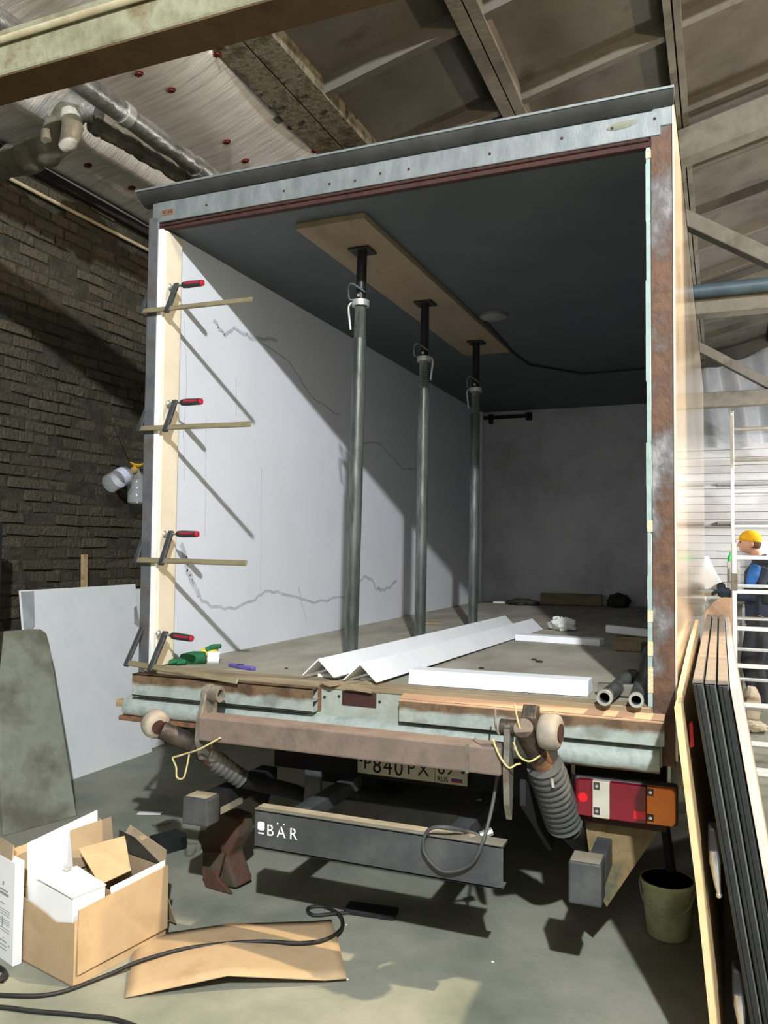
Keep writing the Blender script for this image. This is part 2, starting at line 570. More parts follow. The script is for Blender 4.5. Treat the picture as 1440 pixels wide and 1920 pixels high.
cells.sort(key=bscore)
protos = {}
rest = MB()
for n, (y, zz, w, row) in enumerate(cells):
    if rb.random() < 0.012:
        continue
    src = bmeshes[rb.randrange(6)]
    sy = (w - 0.014) / 0.244 * rb.uniform(0.95, 1.03)
    dx = rb.uniform(-0.014, 0.008)
    tilt = rb.uniform(-0.02, 0.02)
    if n < 300:
        k = bmeshes.index(src)
        if k not in protos:
            o = src.build('brick', 'brick', wall, bevel=0.006, at=(0, 0, 0))
            protos[k] = o
        else:
            o = bpy.data.objects.new('brick', protos[k].data)
            COL.objects.link(o)
            o.parent = wall
            md = o.modifiers.new('bevel', 'BEVEL')
            md.width = 0.006
            md.segments = 2
        o.location = Vector((WX + dx, y, zz)) - WL['wall_left']
        o.scale = (1, sy, rb.uniform(0.94, 1.04))
        o.rotation_euler = (tilt, 0, rb.uniform(-0.02, 0.02))
    else:
        rest._add([(WX + dx + p.x, y + p.y * sy, zz + p.z) for p in src.v], src.f[:])
rest.build('brick_field', 'brick', wall, kind='stuff')
MB().box(WX, WX + 0.05, -8, 13.2, 4.0, 4.06).build('trim_1', 'dark_ledge', kind='structure')

# --- wall at the back: white horizontal boards
wb = MB().box(-1.9, 9.0, 13.05, 13.2, 0, 6.8).build('wall_back', 'drape_film', kind='structure')
MATS['wall_grey'] = mat('wall_grey', [(112, 110, 106), (128, 126, 121)], 1.5, 0.8)
wb.data.materials[0] = MATS['wall_grey']
pl = None
for k in range(26):
    zc = 0.08 + k * 0.142
    if pl is None:
        pl = MB().box(1.4, 8.9, 13.02, 13.05, zc - 0.066, zc + 0.066).build('siding_board', 'white_siding', wb, bevel=0.006)
    else:
        share(pl, 'siding_board', (5.15, 13.035, zc), wb)
# --- wall at the right, with an open gate towards the camera side
MB().box(8.9, 9.0, -8.0, 13.05, 0, 6.8).build('wall_right', 'wall_grey', kind='structure')

# --- wall behind the camera, with a wide open gate
wf = MB().box(-1.9, 3.6, -8.1, -8.0, 0, 6.8).box(7.4, 9.0, -8.1, -8.0, 0, 6.8).box(3.6, 7.4, -8.1, -8.0, 4.2, 6.8).build('wall_front', 'wall_grey', kind='structure')

# --- roof: precast ribbed slabs rising to the right
SL = 0.25


def rz(x):
    return 4.1 + SL * (x + 1.75)


ceil = thing('ceiling', None, None, (3.5, 2.5, 5.6), kind='structure')
RIBX = [-1.75, -0.12, 1.05, 2.18, 3.32, 4.46, 5.6, 6.75, 7.9, 8.95]
CRY = [-8.0, -6.7, -5.65, -4.6, -3.55, -2.5, -1.45, -0.4, 0.64, 1.69, 2.72, 3.86, 5.0, 6.08, 7.14, 8.25, 9.35, 10.42, 11.5, 13.1]
for i in range(len(RIBX) - 1):
    xa, xb = RIBX[i], RIBX[i + 1]
    for j in range(len(CRY) - 1):
        ya, yb = CRY[j], CRY[j + 1]
        h = 0.11
        MB().prism([(xa, ya, rz(xa) + h), (xb, ya, rz(xb) + h), (xb, ya, rz(xb) + h + .05), (xa, ya, rz(xa) + h + .05)], (0, yb - ya, 0)).build('slab_panel', 'slab_concrete', ceil)
for i, x in enumerate(RIBX[1:-1]):
    wl, wr = (0.17, 0.16) if i == 0 else ((0.085, 0.075) if i == 1 else (0.055, 0.05))
    for a, b_ in ((x - wl, x - 0.006), (x + 0.006, x + wr)):
        MB().prism([(a, -8, rz(a)), (b_, -8, rz(b_)), (b_, -8, rz(b_) + .13), (a, -8, rz(a) + .13)], (0, 21.1, 0)).build('long_rib', 'stained_rib' if i == 0 else 'rib_concrete', ceil)
    MB().prism([(x - .006, -8, rz(x) + .03), (x + .006, -8, rz(x) + .03), (x + .006, -8, rz(x) + .13), (x - .006, -8, rz(x) + .13)], (0, 21.1, 0)).build('joint_fill', 'dark_ledge', ceil)
for i in range(len(RIBX) - 1):
    xa, xb = RIBX[i], RIBX[i + 1]
    for y in CRY[1:-1]:
        a, b_ = y - 0.035, y + 0.035
        MB().prism([(xa, a, rz(xa) + .015), (xa, b_, rz(xa) + .015), (xa, b_ + .03, rz(xa) + .12), (xa, a - .03, rz(xa) + .12)], (xb - xa, 0, rz(xb) - rz(xa))).build('cross_rib', 'slab_concrete', ceil)

# --- concrete roof trusses
for n, (y0, lab) in enumerate([(-0.63, 'stained brown concrete roof beam crossing the top left corner above the truck'),
                               (4.0, 'concrete roof truss with slanting strut just right of the truck top, carrying a blue pipe'),
                               (8.6, 'pale concrete roof truss farther back above the ladder top')]):
    t = thing('roof_truss', lab, 'truss', (3.5, y0 + 0.09, 3.49), group='roof trusses')
    mtl = 'old_beam' if n == 0 else 'truss_concrete'
    cb = MB().grid(lambda u, v: (-1.75 + u * 10.7, y0 + (0.17 if 0.25 < v < 0.75 else 0.0) , 0), 1, 1) if False else MB()
    cb.box(-1.75, 8.9, y0, y0 + 0.17, 3.49, 3.69)
    cb.build('bottom_chord', mtl, t, bevel=0.012)
    if n == 0:
        MB().box(-1.75, 8.9, y0 + .004, y0 + 0.168, 3.485, 3.492).build('soffit_strip', 'beam_soffit', t)
    if n:
        xa, xb = -1.5, 8.8
        MB().prism([(xa, y0, rz(xa) - .27), (xa, y0, rz(xa) - .01), (xa, y0 + .2, rz(xa) - .01), (xa, y0 + .2, rz(xa) - .27)], (xb - xa, 0, rz(xb) - rz(xa))).build('top_chord', mtl, t, bevel=0.012)
        for (p, q) in [((0.4, 3.62), (1.75, 4.66)), ((1.85, 4.55), (3.3, 3.6)), ((3.4, 3.6), (4.6, 5.3)), ((4.7, 5.2), (6.2, 3.62))]:
            MB().bar((p[0], y0 + .08, p[1]), (q[0], y0 + .08, q[1]), 0.15, 0.12, up=(0, 0, 1)).build('diagonal', mtl, t, bevel=0.01)
MB().tube([(-1.72, 3.93, 3.66), (8.8, 3.93, 3.66)], 0.055, 16).build('water_pipe', 'blue_pipe', smooth=True, label='blue grey pipe running along the bottom of the roof truss', cat='pipe')
MB().tube([(-1.72, -0.645, 3.625), (0.2, -0.645, 3.63), (2.4, -0.645, 3.622), (6, -0.645, 3.63)], 0.014, 8).build('beam_cable', 'cream_cable', smooth=True, label='pale cable run along the face of the stained beam at top left', cat='cable')
MB().tube([(WX + .02, -6, 3.885), (WX + .02, 1.2, 3.885), (WX + .02, 2.2, 3.895), (WX + .02, 12, 3.89)], 0.013, 8).build('wall_cable', 'cream_cable', smooth=True, label='thin cream cable along the top of the brick wall', cat='cable')

# --- foil insulation under the left strip of roof
foil = thing('foil_insulation', 'silver foil insulation sheet with red washers under the left roof slope', 'insulation', (-1.0, 3.0, 4.0))


def fz(x, y):
    base = 4.072 + SL * (x + 1.75) + 0.03 * max(0, min(1, (x + 0.42) / 0.14))
    return base - 0.02 * math.sin(y * 2.4 + 0.8) * (1 if x > -1.6 else .3) - 0.075 * math.exp(-((x + 1.28) / 0.09) ** 2) - 0.012 * math.sin(x * 9 + y)


MB().grid(lambda u, v: (-1.73 + 1.45 * u, -7.5 + 20.4 * v, fz(-1.73 + 1.45 * u, -7.5 + 20.4 * v)), 28, 160).build('foil_sheet', 'foil', foil, smooth=60, thick=0.004)
for (x, y) in [(-0.68, 0.68), (-0.63, 0.92), (-0.29, 0.9), (-1.51, 1.18), (-1.48, 1.59), (-0.68, 1.6), (-0.70, 1.87), (-0.29, 1.55), (-0.30, 1.82), (-0.29, 2.16), (-1.52, 0.86), (-0.66, 2.9), (-0.3, -1.2), (-0.9, -1.6)]:
    zc = fz(x, y) - 0.008
    b = MB()
    for k in range(8):
        a = k * math.pi / 4
        b.bar((x, y, zc + .001), (x + .026 * math.cos(a), y + .026 * math.sin(a), zc + .001 + SL * .026 * math.cos(a)), 0.012, 0.006)
    b.tube([(x, y, zc - .006), (x, y, zc + .004)], 0.018, 12)
    b.build('washer', 'red_plastic', foil)

# --- foil wrapped ducts


def wob(pts, r, amp, seed, n=14, seg=30):
    rr = random.Random(seed)
    out, rs = [], []
    for i in range(seg + 1):
        t = i / seg * (len(pts) - 1)
        k = min(int(t), len(pts) - 2)
        p = Vector(pts[k]).lerp(Vector(pts[k + 1]), t - k)
        out.append(p + Vector((rr.uniform(-amp, amp), 0, rr.uniform(-amp, amp))))
        rs.append(r * rr.uniform(0.9, 1.1))
    return MB().tube(out, rs, n)


d1 = thing('foil_duct', 'bright foil wrapped duct under the insulated roof, the upper one', 'duct', (-0.66, 1, 3.92), group='ducts under the roof')
wob([(-0.67, -6.0, 4.0), (-0.67, 0.9, 4.0), (-0.64, 2.0, 4.0), (-0.64, 9, 4.0)], 0.058, 0.004, 3, seg=60).build('duct_wrap', 'duct_foil', d1, smooth=70)
for y in (0.55, 1.25, 2.0):
    MB().tube([(-0.665, y - .03, 4.0), (-0.665, y + .03, 4.0)], 0.066, 18).build('tape_band', 'zinc', d1, smooth=True)
d2 = thing('dull_duct', 'dull grey wrapped duct below the bright foil duct', 'duct', (-0.88, 1, 3.9), group='ducts under the roof')
wob([(-0.90, 0.55, 3.99), (-0.87, 0.9, 4.0), (-0.83, 1.4, 4.0), (-0.83, 9, 4.0)], 0.05, 0.005, 5, seg=40).build('duct_wrap', 'duct_dull', d2, smooth=70)
d3 = thing('branch_duct', 'crumpled grey duct elbow leaving the ducts towards the brick wall', 'duct', (-1.2, 0.5, 3.75), group='ducts under the roof')
rr = random.Random(11)
b = wob([(-1.74, 0.5, 3.84), (-1.55, 0.5, 3.84), (-1.3, 0.5, 3.85), (-1.13, 0.5, 3.87), (-1.07, 0.5, 3.98), (-1.0, 0.5, 4.07)], 0.085, 0.012, 21, n=16, seg=22)
b.build('elbow', 'duct_dull', d3, smooth=50)
MB().tube([(-1.12, .5, 4.02), (-1.0, .52, 4.1), (-0.86, .56, 4.04)], [0.075, .08, .06], 14).build('foil_collar', 'duct_foil', d3, smooth=60)
MB().tube([(-0.99, .47, 4.03), (-0.955, .46, 3.94), (-0.985, .46, 3.85), (-1.03, .46, 3.83)], [0.055, .06, .05, .03], 10).build('tape_wrap', 'tape_pale', d3, smooth=50)
MB().tube([(-1.11, .42, 3.92), (-1.10, .41, 3.86)], 0.03, 10).build('tape_wrap', 'tape_pale', d3, smooth=50)

# ------------------------------------------------------------------ the truck
T = thing('box_truck', 'old box truck seen from behind with its doors removed and empty white interior', 'truck', (1.15, 2.75, 0))


def tp(name, mb, m, parent=T, **k):
    return mb.build(name, m, parent, **k)


tp('cargo_floor', MB().box(0.0, 2.29, 0.0, 5.5, 0.93, 1.0), 'truck_floor')
lw = tp('left_wall', MB().box(0.0, 0.06, 0.002, 5.5, 1.0, 3.06), 'liner_white')
tp('right_wall', MB().box(2.205, 2.295, 0.004, 5.5, 0.82, 3.17), 'liner_white')
tp('right_outer_skin', MB().box(2.295, 2.302, -0.012, 5.52, 0.82, 3.20), 'truck_outer')
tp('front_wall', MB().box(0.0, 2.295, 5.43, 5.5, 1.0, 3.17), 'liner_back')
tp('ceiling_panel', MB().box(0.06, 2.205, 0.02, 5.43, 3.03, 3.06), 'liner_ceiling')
tp('roof', MB().box(-0.01, 2.302, 0.03, 5.5, 3.17, 3.20), 'visor_metal')
# rear visor: a curved drip moulding above the header
prof = [(0.005, 3.15), (-0.012, 3.158), (-0.035, 3.170), (-0.055, 3.186), (-0.06, 3.196), (0.03, 3.205), (0.03, 3.15)]
tp('visor', MB().prism([(-0.06, y, z) for y, z in prof], (2.362, 0, 0)), 'visor_metal', smooth=40)
tp('visor_lip', MB().box(-0.062, 2.304, -0.064, 0.0, 3.196, 3.205), 'galvanised')
hd = tp('header_plate', MB().box(0.0, 2.255, -0.012, 0.02, 3.058, 3.152), 'galvanised', bevel=0.003)
for x, z in ((0.921, 3.095), (1.04, 3.089), (0.70, 3.10), (1.155, 3.1), (1.28, 3.097), (1.62, 3.1), (1.9, 3.11), (0.3, 3.1), (2.235, 3.12)):
    tp('bolt_hole', MB().tube([(x, -0.0128, z), (x, -0.010, z)], 0.006, 10), 'dark_rust', hd)
tp('lamp_recess', MB().box(0.05, 0.118, -0.0135, -0.01, 3.085, 3.112), 'rust', hd, bevel=0.001)
for x in (0.068, 0.092, 0.106):
    tp('bolt_hole', MB().tube([(x, -0.0145, 3.098), (x, -0.012, 3.098)], 0.005, 8), 'dark_dirt', hd)
tp('lamp_recess', MB().prism([(2.12 + .045 * math.cos(a) * (1.25), -.0135, 3.118 + .014 * math.sin(a) + .12 * .045 * math.cos(a)) for a in [k * math.pi / 8 for k in range(16)]], (0, .004, 0)), 'slate_green', hd)
tp('bolt_hole', MB().tube([(2.085, -0.0145, 3.112), (2.085, -0.012, 3.112)], 0.006, 8), 'dark_dirt', hd)
tp('header_angle', MB().box(0.03, 2.22, 0.0, 0.03, 3.025, 3.06), 'dark_rust', bevel=0.003)
tp('header_seal', MB().tube([(0.04, -0.002, 3.045), (0.5, -0.003, 3.05), (2.215, -0.002, 3.052)], 0.007, 8), 'dark_rust', smooth=True)
# posts
tp('left_post', MB().box(-0.022, 0.036, -0.012, 0.05, 0.96, 3.085), 'steel_dark', bevel=0.004)
tp('left_trim', MB().box(0.036, 0.062, -0.014, 0.0, 1.0, 3.025), 'white_trim', bevel=0.003)
tp('edge_board', MB().box(0.060, 0.074, 0.0, 0.12, 1.005, 3.02), 'cream_board', bevel=0.002)
tp('right_post', MB().box(2.22, 2.293, -0.008, 0.06, 0.80, 3.09), 'post_rust', bevel=0.003)
tp('corner_casting', MB().box(2.225, 2.297, -0.010, 0.06, 3.09, 3.16), 'galvanised', bevel=0.004)
# ragged pale edge of the right liner
g = MB()
rr = random.Random(5)
zz = 1.0
while zz < 3.0:
    h = rr.uniform(0.08, 0.22)
    g.box(2.202 + rr.uniform(-.002, .002), 2.2185 + rr.uniform(-.003, .001), -0.006, 0.006, zz, min(zz + h, 3.02))
    zz += h
tp('liner_edge', g, 'pale_green_edge')
for z0, z1 in ((1.05, 1.14), (1.18, 1.23), (1.3, 1.34), (1.62, 1.66), (2.98, 3.01)):
    tp('foam_bit', MB().box(2.203, 2.221, -0.009, -0.004, z0, z1), 'foam')
# scuffs on the left liner


def strip(pts, w, off=.0606):
    b = MB()
    for (y0, z0), (y1, z1) in zip(pts[:-1], pts[1:]):
        d = Vector((0, y1 - y0, z1 - z0))
        n = Vector((0, -d.z, d.y)).normalized() * w / 2
        a, c = Vector((off, y0, z0)), Vector((off, y1, z1))
        b._add([a - n, a + n, c + n * .8, c - n * .8], [(0, 1, 2, 3)])
    return b


def wavy(pts, amp, seed):
    r_ = random.Random(seed)
    out = []
    for (a, b_) in zip(pts[:-1], pts[1:]):
        for k in range(5):
            t = k / 5
            out.append((a[0] + (b_[0] - a[0]) * t + r_.uniform(-amp, amp), a[1] + (b_[1] - a[1]) * t + r_.uniform(-amp, amp)))
    return out + [pts[-1]]


for s_, (pts, w) in enumerate([([(.18, 1.537), (.236, 1.408), (.354, 1.278), (.554, 1.22), (.812, 1.252), (1.011, 1.302), (1.262, 1.259), (1.576, 1.209), (2.012, 1.214)], 0.018),
                               ([(.19, 1.55), (.25, 1.42), (.33, 1.30)], 0.03), ([(2.1, 1.25), (2.3, 1.33), (2.42, 1.35), (2.6, 1.25), (2.73, 1.22), (3.0, 1.3)], 0.025),
                               ([(1.36, 1.31), (1.42, 1.18), (1.47, 1.09)], 0.008), ([(.163, 2.642), (.194, 2.337), (.175, 2.1), (.19, 1.87)], 0.005),
                               ([(.40, 2.70), (.5, 2.66), (.628, 2.72), (.8, 2.70), (1.055, 2.754)], 0.02), ([(.75, 2.72), (1.2, 2.66), (1.5, 2.5), (1.9, 2.45)], 0.012),
                               ([(2.2, 2.3), (2.6, 2.35), (3.1, 2.2), (3.6, 2.25)], 0.012), ([(0.36, 2.2), (0.37, 1.6)], .004), ([(0.9, 2.0), (0.91, 1.3)], .004), ([(0.62, 2.45), (0.63, 2.25)], .005)]):
    tp('scuff_mark', strip(wavy(pts, w * .6, s_), w, .0603 + .00025 * s_), 'scuff_grey', lw)
# ceiling fittings
lp = tp('ceiling_lamp', MB().tube([(1.133, 1.889, 3.03), (1.133, 1.889, 3.012), (1.133, 1.889, 3.0)], [0.085, .085, .06], 24), 'lamp_shade', smooth=True)
tp('ceiling_conduit', MB().tube([(1.05, 2.0, 3.022), (1.02, 2.88, 3.022), (1.05, 3.3, 3.022), (1.40, 3.80, 3.022), (2.1, 3.76, 3.022)], 0.008, 8), 'handle_black', smooth=True)
tp('front_bracket', MB().box(0.10, 0.62, 5.40, 5.43, 2.95, 2.985).box(0.16, 0.2, 5.38, 5.43, 2.90, 3.0).box(0.56, 0.62, 5.38, 5.43, 2.92, 3.0), 'dark_ledge')
tp('corner_trim', MB().box(0.06, 0.09, 5.38, 5.43, 1.0, 3.03), 'liner_white')
# sill
tp('floor_edge_plank', MB().box(0.03, 2.215, -0.035, 0.06, 0.975, 1.0015), 'old_wood', bevel=0.003)
tp('sill_plate', MB().box(0.0, 2.25, -0.03, 0.0, 0.80, 0.978), 'sill_plate_paint')
ur = tp('upper_rail', MB().box(0.005, 0.912, -0.085, -0.03, 0.972, 0.98).box(0.005, 0.912, -0.085, -0.077, 0.882, 0.98).box(0.005, 0.912, -0.085, -0.03, 0.882, 0.89).box(0.005, 0.912, -0.07, -0.03, 0.925, 0.931), 'rail_paint', bevel=0.002)
tp('rail_end_rust', MB().box(0.913, 0.925, -0.04, -0.028, 0.885, 0.975), 'rust', ur)
tp('upper_rail', MB().box(1.287, 2.262, -0.085, -0.03, 0.882, 0.97), 'rail_paint', bevel=0.003)
tp('rail_ledge', MB().prism([(1.287, -.086, .968), (1.287, -.03, .985), (1.287, -.03, .975), (1.287, -.086, .960)], (0.975, 0, 0)), 'ledge_wood', bevel=0.002)
low = [(-.03, .782), (-.055, .782), (-.07, .795), (-.078, .82), (-.072, .845), (-.055, .862), (-.03, .868)]
tp('lower_rail', MB().prism([(-.055, y, z) for y, z in low], (2.30, 0, 0)), 'lower_rail_paint', smooth=60)
tp('rail_strip', MB().box(-0.075, 0.44, -0.075, -0.01, 0.765, 0.785), 'rust', bevel=0.003)
tp('rust_pocket', MB().box(1.02, 1.17, -0.034, -0.028, 0.915, 0.972), 'dark_rust')
for x, z in ((0.94, .94), (1.005, .948), (1.185, .94), (1.275, .945), (1.13, .86)):
    tp('bolt_hole', MB().tube([(x, -.0335, z), (x, -.029, z)], 0.006, 8), 'dark_dirt')
tp('splinter', MB().prism([(0.93, -.06, 1.0), (1.02, .02, 1.004), (1.07, .01, 1.004), (0.98, -.07, .99)], (0, 0, .006)), 'old_wood')
tp('splinter', MB().prism([(1.04, -.06, .985), (1.1, .02, 1.006), (1.14, .02, 1.006), (1.16, -.055, .975)], (0, 0, .006)), 'old_wood')
tp('timber_batten', MB().box(-0.125, 0.0, -0.035, 0.005, 0.815, 0.845), 'lath_wood')
# chassis underneath
for x in (0.72, 1.5):
    tp('frame_rail', MB().box(x, x + .08, 0.35, 5.5, 0.62, 0.80), 'chassis_black')
tp('cross_member', MB().box(0.45, 1.85, 0.42, 0.5, 0.5, 0.80), 'chassis_black')
for y in (0.9, 2.2, 3.4, 4.6):
    tp('floor_bearer', MB().box(0.02, 2.28, y, y + .08, 0.80, 0.93), 'chassis_black')
tp('floor_bearer', MB().box(0.02, 2.28, 0.0, .08, 0.80, 0.93), 'chassis_black')
for x in (0.16, 0.40, 1.72, 1.96):
    w = tp('wheel', MB().tube([(x, 1.9, .4), (x + .02, 1.9, .4), (x + .16, 1.9, .4), (x + .18, 1.9, .4)], [.36, .4, .4, .36], 28), 'tyre', smooth=50)
    tp('hub', MB().tube([(x - .002, 1.9, .4), (x + .182, 1.9, .4)], .2, 20), 'chassis_black', w, smooth=50)
tp('axle', MB().tube([(.3, 1.9, .4), (2.0, 1.9, .4)], .07, 12).ball((1.15, 1.9, .4), .19), 'chassis_black')
for x in (0.14, 1.98):
    w = tp('wheel', MB().tube([(x, 6.4, .4), (x + .02, 6.4, .4), (x + .16, 6.4, .4), (x + .18, 6.4, .4)], [.36, .4, .4, .36], 28), 'tyre', smooth=50)
tp('axle', MB().tube([(.3, 6.4, .4), (2.0, 6.4, .4)], .06, 12), 'chassis_black')
tp('mud_flap', MB().box(0.12, 0.6, 1.40, 1.415, 0.15, 0.78), 'tyre')
tp('mud_flap', MB().box(1.72, 2.18, 1.40, 1.415, 0.15, 0.78), 'tyre')
tp('side_marker', MB().box(2.262, 2.315, 0.28, 0.40, 0.60, 0.76), 'lens_clear', bevel=0.008)

added_cab = tp('added_cab', MB().prism([(0.12, 5.62, .62), (0.12, 5.62, 2.45), (0.12, 6.5, 2.5), (0.12, 7.0, 1.75), (0.12, 7.25, 1.6), (0.12, 7.3, .62)], (2.06, 0, 0)), 'white_trim', bevel=0.04)  # unseen cab, added to keep bay light from under the box
tp('windscreen', MB().prism([(.25, 6.54, 2.42), (2.05, 6.54, 2.42), (2.05, 6.99, 1.78), (.25, 6.99, 1.78)], (0, .012, .008)), 'chassis_black', added_cab)
for x in (.112, 2.176):
    tp('side_window', MB().prism([(x, 5.9, 1.75), (x, 5.9, 2.3), (x, 6.45, 2.32), (x, 6.8, 1.75)], (.012, 0, 0)), 'chassis_black', added_cab)
tp('bumper', MB().box(.1, 2.2, 7.28, 7.42, .42, .66), 'chassis_black', added_cab, bevel=0.02)
tp('light_block_right', MB().box(1.86, 2.24, 2.7, 3.9, .40, .78), 'chassis_black', bevel=0.05)  # added block that keeps the floor under the truck dark
tp('light_block_left', MB().box(.06, .44, 2.7, 3.9, .40, .78), 'chassis_black', bevel=0.02)  # left counterpart, also added to block light under the truck
# tail light
tl = tp('tail_light', MB().box(1.945, 2.30, -0.005, 0.05, 0.592, 0.732), 'lamp_housing', bevel=0.01)
tp('lens', MB().prism([(1.952, -.03, .612), (1.962, -.03, .6), (2.012, -.03, .598), (2.012, -.03, .727), (1.962, -.03, .727), (1.952, -.03, .716)], (0, .03, 0)), 'lens_red', tl, bevel=0.004, label='red lamp lens')
tp('lens', MB().box(2.0125, 2.0725, -.028, 0, .597, .727), 'lens_clear', tl, bevel=0.003, label='clear reversing lens')
tp('lens', MB().box(2.073, 2.1985, -.03, 0, .597, .727), 'lens_red', tl, bevel=0.004, label='wide red lamp lens')
tp('lens', MB().prism([(2.199, -.03, .6), (2.283, -.03, .6), (2.294, -.03, .612), (2.294, -.03, .716), (2.283, -.03, .727), (2.199, -.03, .727)], (0, .03, 0)), 'lens_orange', tl, bevel=0.004, label='orange indicator lens')
tp('reflector', MB().tube([(1.98, -.0315, .665), (1.98, -.028, .665)], .017, 18), 'lens_bright', tl, label='bright red reflector')
tp('reflector', MB().box(2.155, 2.195, -.0315, -.028, .612, .64), 'lens_bright', tl)
for x, z in ((2.029, .71), (2.029, .622), (2.212, .71), (2.212, .622)):
    tp('screw', MB().tube([(x, -.034, z), (x, -.027, z)], .0055, 10), 'chrome', tl)
    tp('screw_pad', MB().box(x - .012, x + .010, -.0308, -.027, z - .013, z + .013), 'lamp_housing', tl, bevel=0.001)
tp('lamp_bracket', MB().prism([(1.965, .07, .60), (2.25, .07, .60), (2.225, .07, .54), (2.05, .07, .25), (2.02, .07, .30), (1.985, .07, .45)], (0, .012, 0)), 'bracket_tan')
tp('bracket_shelf', MB().box(1.965, 2.26, .03, .082, .56, .60), 'dark_rust')
# number plate
pp = tp('number_plate', MB().box(0.899, 1.429, 0.392, 0.404, 0.522, 0.64), 'lamp_housing', bevel=0.003)
tp('plate_face', MB().box(0.904, 1.424, 0.3895, 0.394, 0.5265, 0.637), 'plate_white', pp)
PX, PZ, PN = (1, 0, 0), (0, 0, 1), 0.3885
for s, x, size, xs in (('P', .932, .082, .95), ('8', .978, .104, .86), ('4', 1.03, .104, .86), ('0', 1.083, .104, .86), ('P', 1.144, .082, .95), ('X', 1.195, .082, .95)):
    text_mesh('plate_letter', s, size, (x, PN, .548 - (.012 if size > .09 else 0)), PX, PZ, 'print_black', pp, xs=xs)
text_mesh('plate_letter', '69', .075, (1.287, PN, .566), PX, PZ, 'print_black', pp)
text_mesh('plate_letter', 'RUS', .030, (1.287, PN, .534), PX, PZ, 'print_black', pp, xs=.95)
tp('plate_divider', MB().box(1.2765, 1.2785, .3885, .3897, .527, .636), 'rust', pp)
tp('flag_stripe', MB().box(1.352, 1.402, .3885, .3897, .5535, .562), 'print_white', pp)
tp('flag_stripe', MB().box(1.352, 1.402, .3885, .3897, .545, .5535), 'print_blue', pp)
tp('flag_stripe', MB().box(1.352, 1.402, .3885, .3897, .5365, .545), 'print_red', pp)
for x in (0.921, 1.405):
    tp('plate_bolt', MB().tube([(x, .386, .585), (x, .39, .585)], .008, 12), 'print_black', pp)

# tail lift
tube = tp('cross_tube', MB().box(0.505, 1.745, -0.29, -0.19, 0.775, 0.872), 'tube_brown', bevel=0.008)
tp('weld_seam', MB().box(1.62, 1.63, -.2915, -.189, .774, .8735), 'bracket_grey', tube)


def plate_x(x, poly, w):   # a plate standing in the Y-Z plane
    return MB().prism([(x, y, z) for y, z in poly], (w, 0, 0))


la = tp('lift_arm', plate_x(0.482, [(-.16, .96), (-.18, .985), (-.21, .985), (-.235, .95), (-.27, .86), (-.28, .77), (-.25, .69), (-.22, .68), (-.18, .74), (-.15, .88)], .022), 'bracket_grey', bevel=0.003)
tp('bush', MB().pipe((.475, -.2, .948), (.55, -.2, .948), .033, .02), 'bracket_grey', la, smooth=50)
tp('lift_link', plate_x(.46, [(-.2, .75), (-.14, .72), (.35, .40), (.30, .34), (-.2, .66)], .02), 'grease_steel', la)
ra = tp('lift_arm', plate_x(1.752, [(-.22, .945), (-.25, .965), (-.285, .95), (-.29, .86), (-.30, .80), (-.285, .68), (-.25, .62), (-.235, .70), (-.225, .84)], .022), 'bracket_grey', bevel=0.003)
tp('bush', MB().tube([(1.735, -.26, .94), (1.79, -.26, .94)], .026, 14), 'grease_steel', ra, smooth=50)
tp('stop_block', plate_x(1.80, [(-.15, 1.0), (-.2, 1.01), (-.23, .97), (-.22, .88), (-.15, .88)], .05), 'grease_steel', ra, bevel=0.004)
tp('lift_link', plate_x(1.79, [(-.2, .75), (-.14, .72), (.35, .40), (.30, .34), (-.2, .66)], .02), 'chassis_black', ra)


def roller(c, axis, r, w, lab):
    c, a = Vector(c), Vector(axis).normalized()
    o = tp('roller', MB().tube([c - a * w, c - a * w * .8, c - a * w * .3, c + a * w * .3, c + a * w * .8, c + a * w], [r * .72, r * .93, r, r, r * .93, r * .72], 24), 'roller_grey', smooth=50, label=lab)
    tp('roller_hub', MB().tube([c - a * (w + .004), c + a * (w + .004)], r * .5, 16), 'dark_rust', o, smooth=50)
    return o


roller((0.275, -0.26, 0.815), (1, -.55, -.25), .058, .032, 'grey tail lift roller at the left end')
roller((1.905, -0.25, 0.935), (1, -.15, 0), .061, .035, 'grey tail lift roller at the right end')
tp('roller_arm', MB().tube([(.325, -.285, .80), (.40, -.23, .755), (.455, -.17, .70)], [.037, .037, .032], 16), 'grease_steel', smooth=50)
tp('roller_arm', MB().tube([(1.822, -.29, .945), (1.83, -.24, .90), (1.855, -.2, .83)], [.034, .036, .033], 16), 'grease_steel', smooth=50)
tp('arm_end_cap', MB().tube([(1.8215, -.293, .947), (1.822, -.288, .9445)], .034, 18), 'tube_brown', smooth=50)


def bellows(p, q, r, n):
    p, q = Vector(p), Vector(q)
    pts, rs = [], []
    for k in range(n * 4 + 1):
        t = k / (n * 4)
        pts.append(p.lerp(q, t))
        rs.append(r * (0.93 + 0.07 * math.cos(2 * math.pi * t * n)) * (0.9 + .1 * min(1, t * 6)))
    return MB().tube(pts, rs, 20)


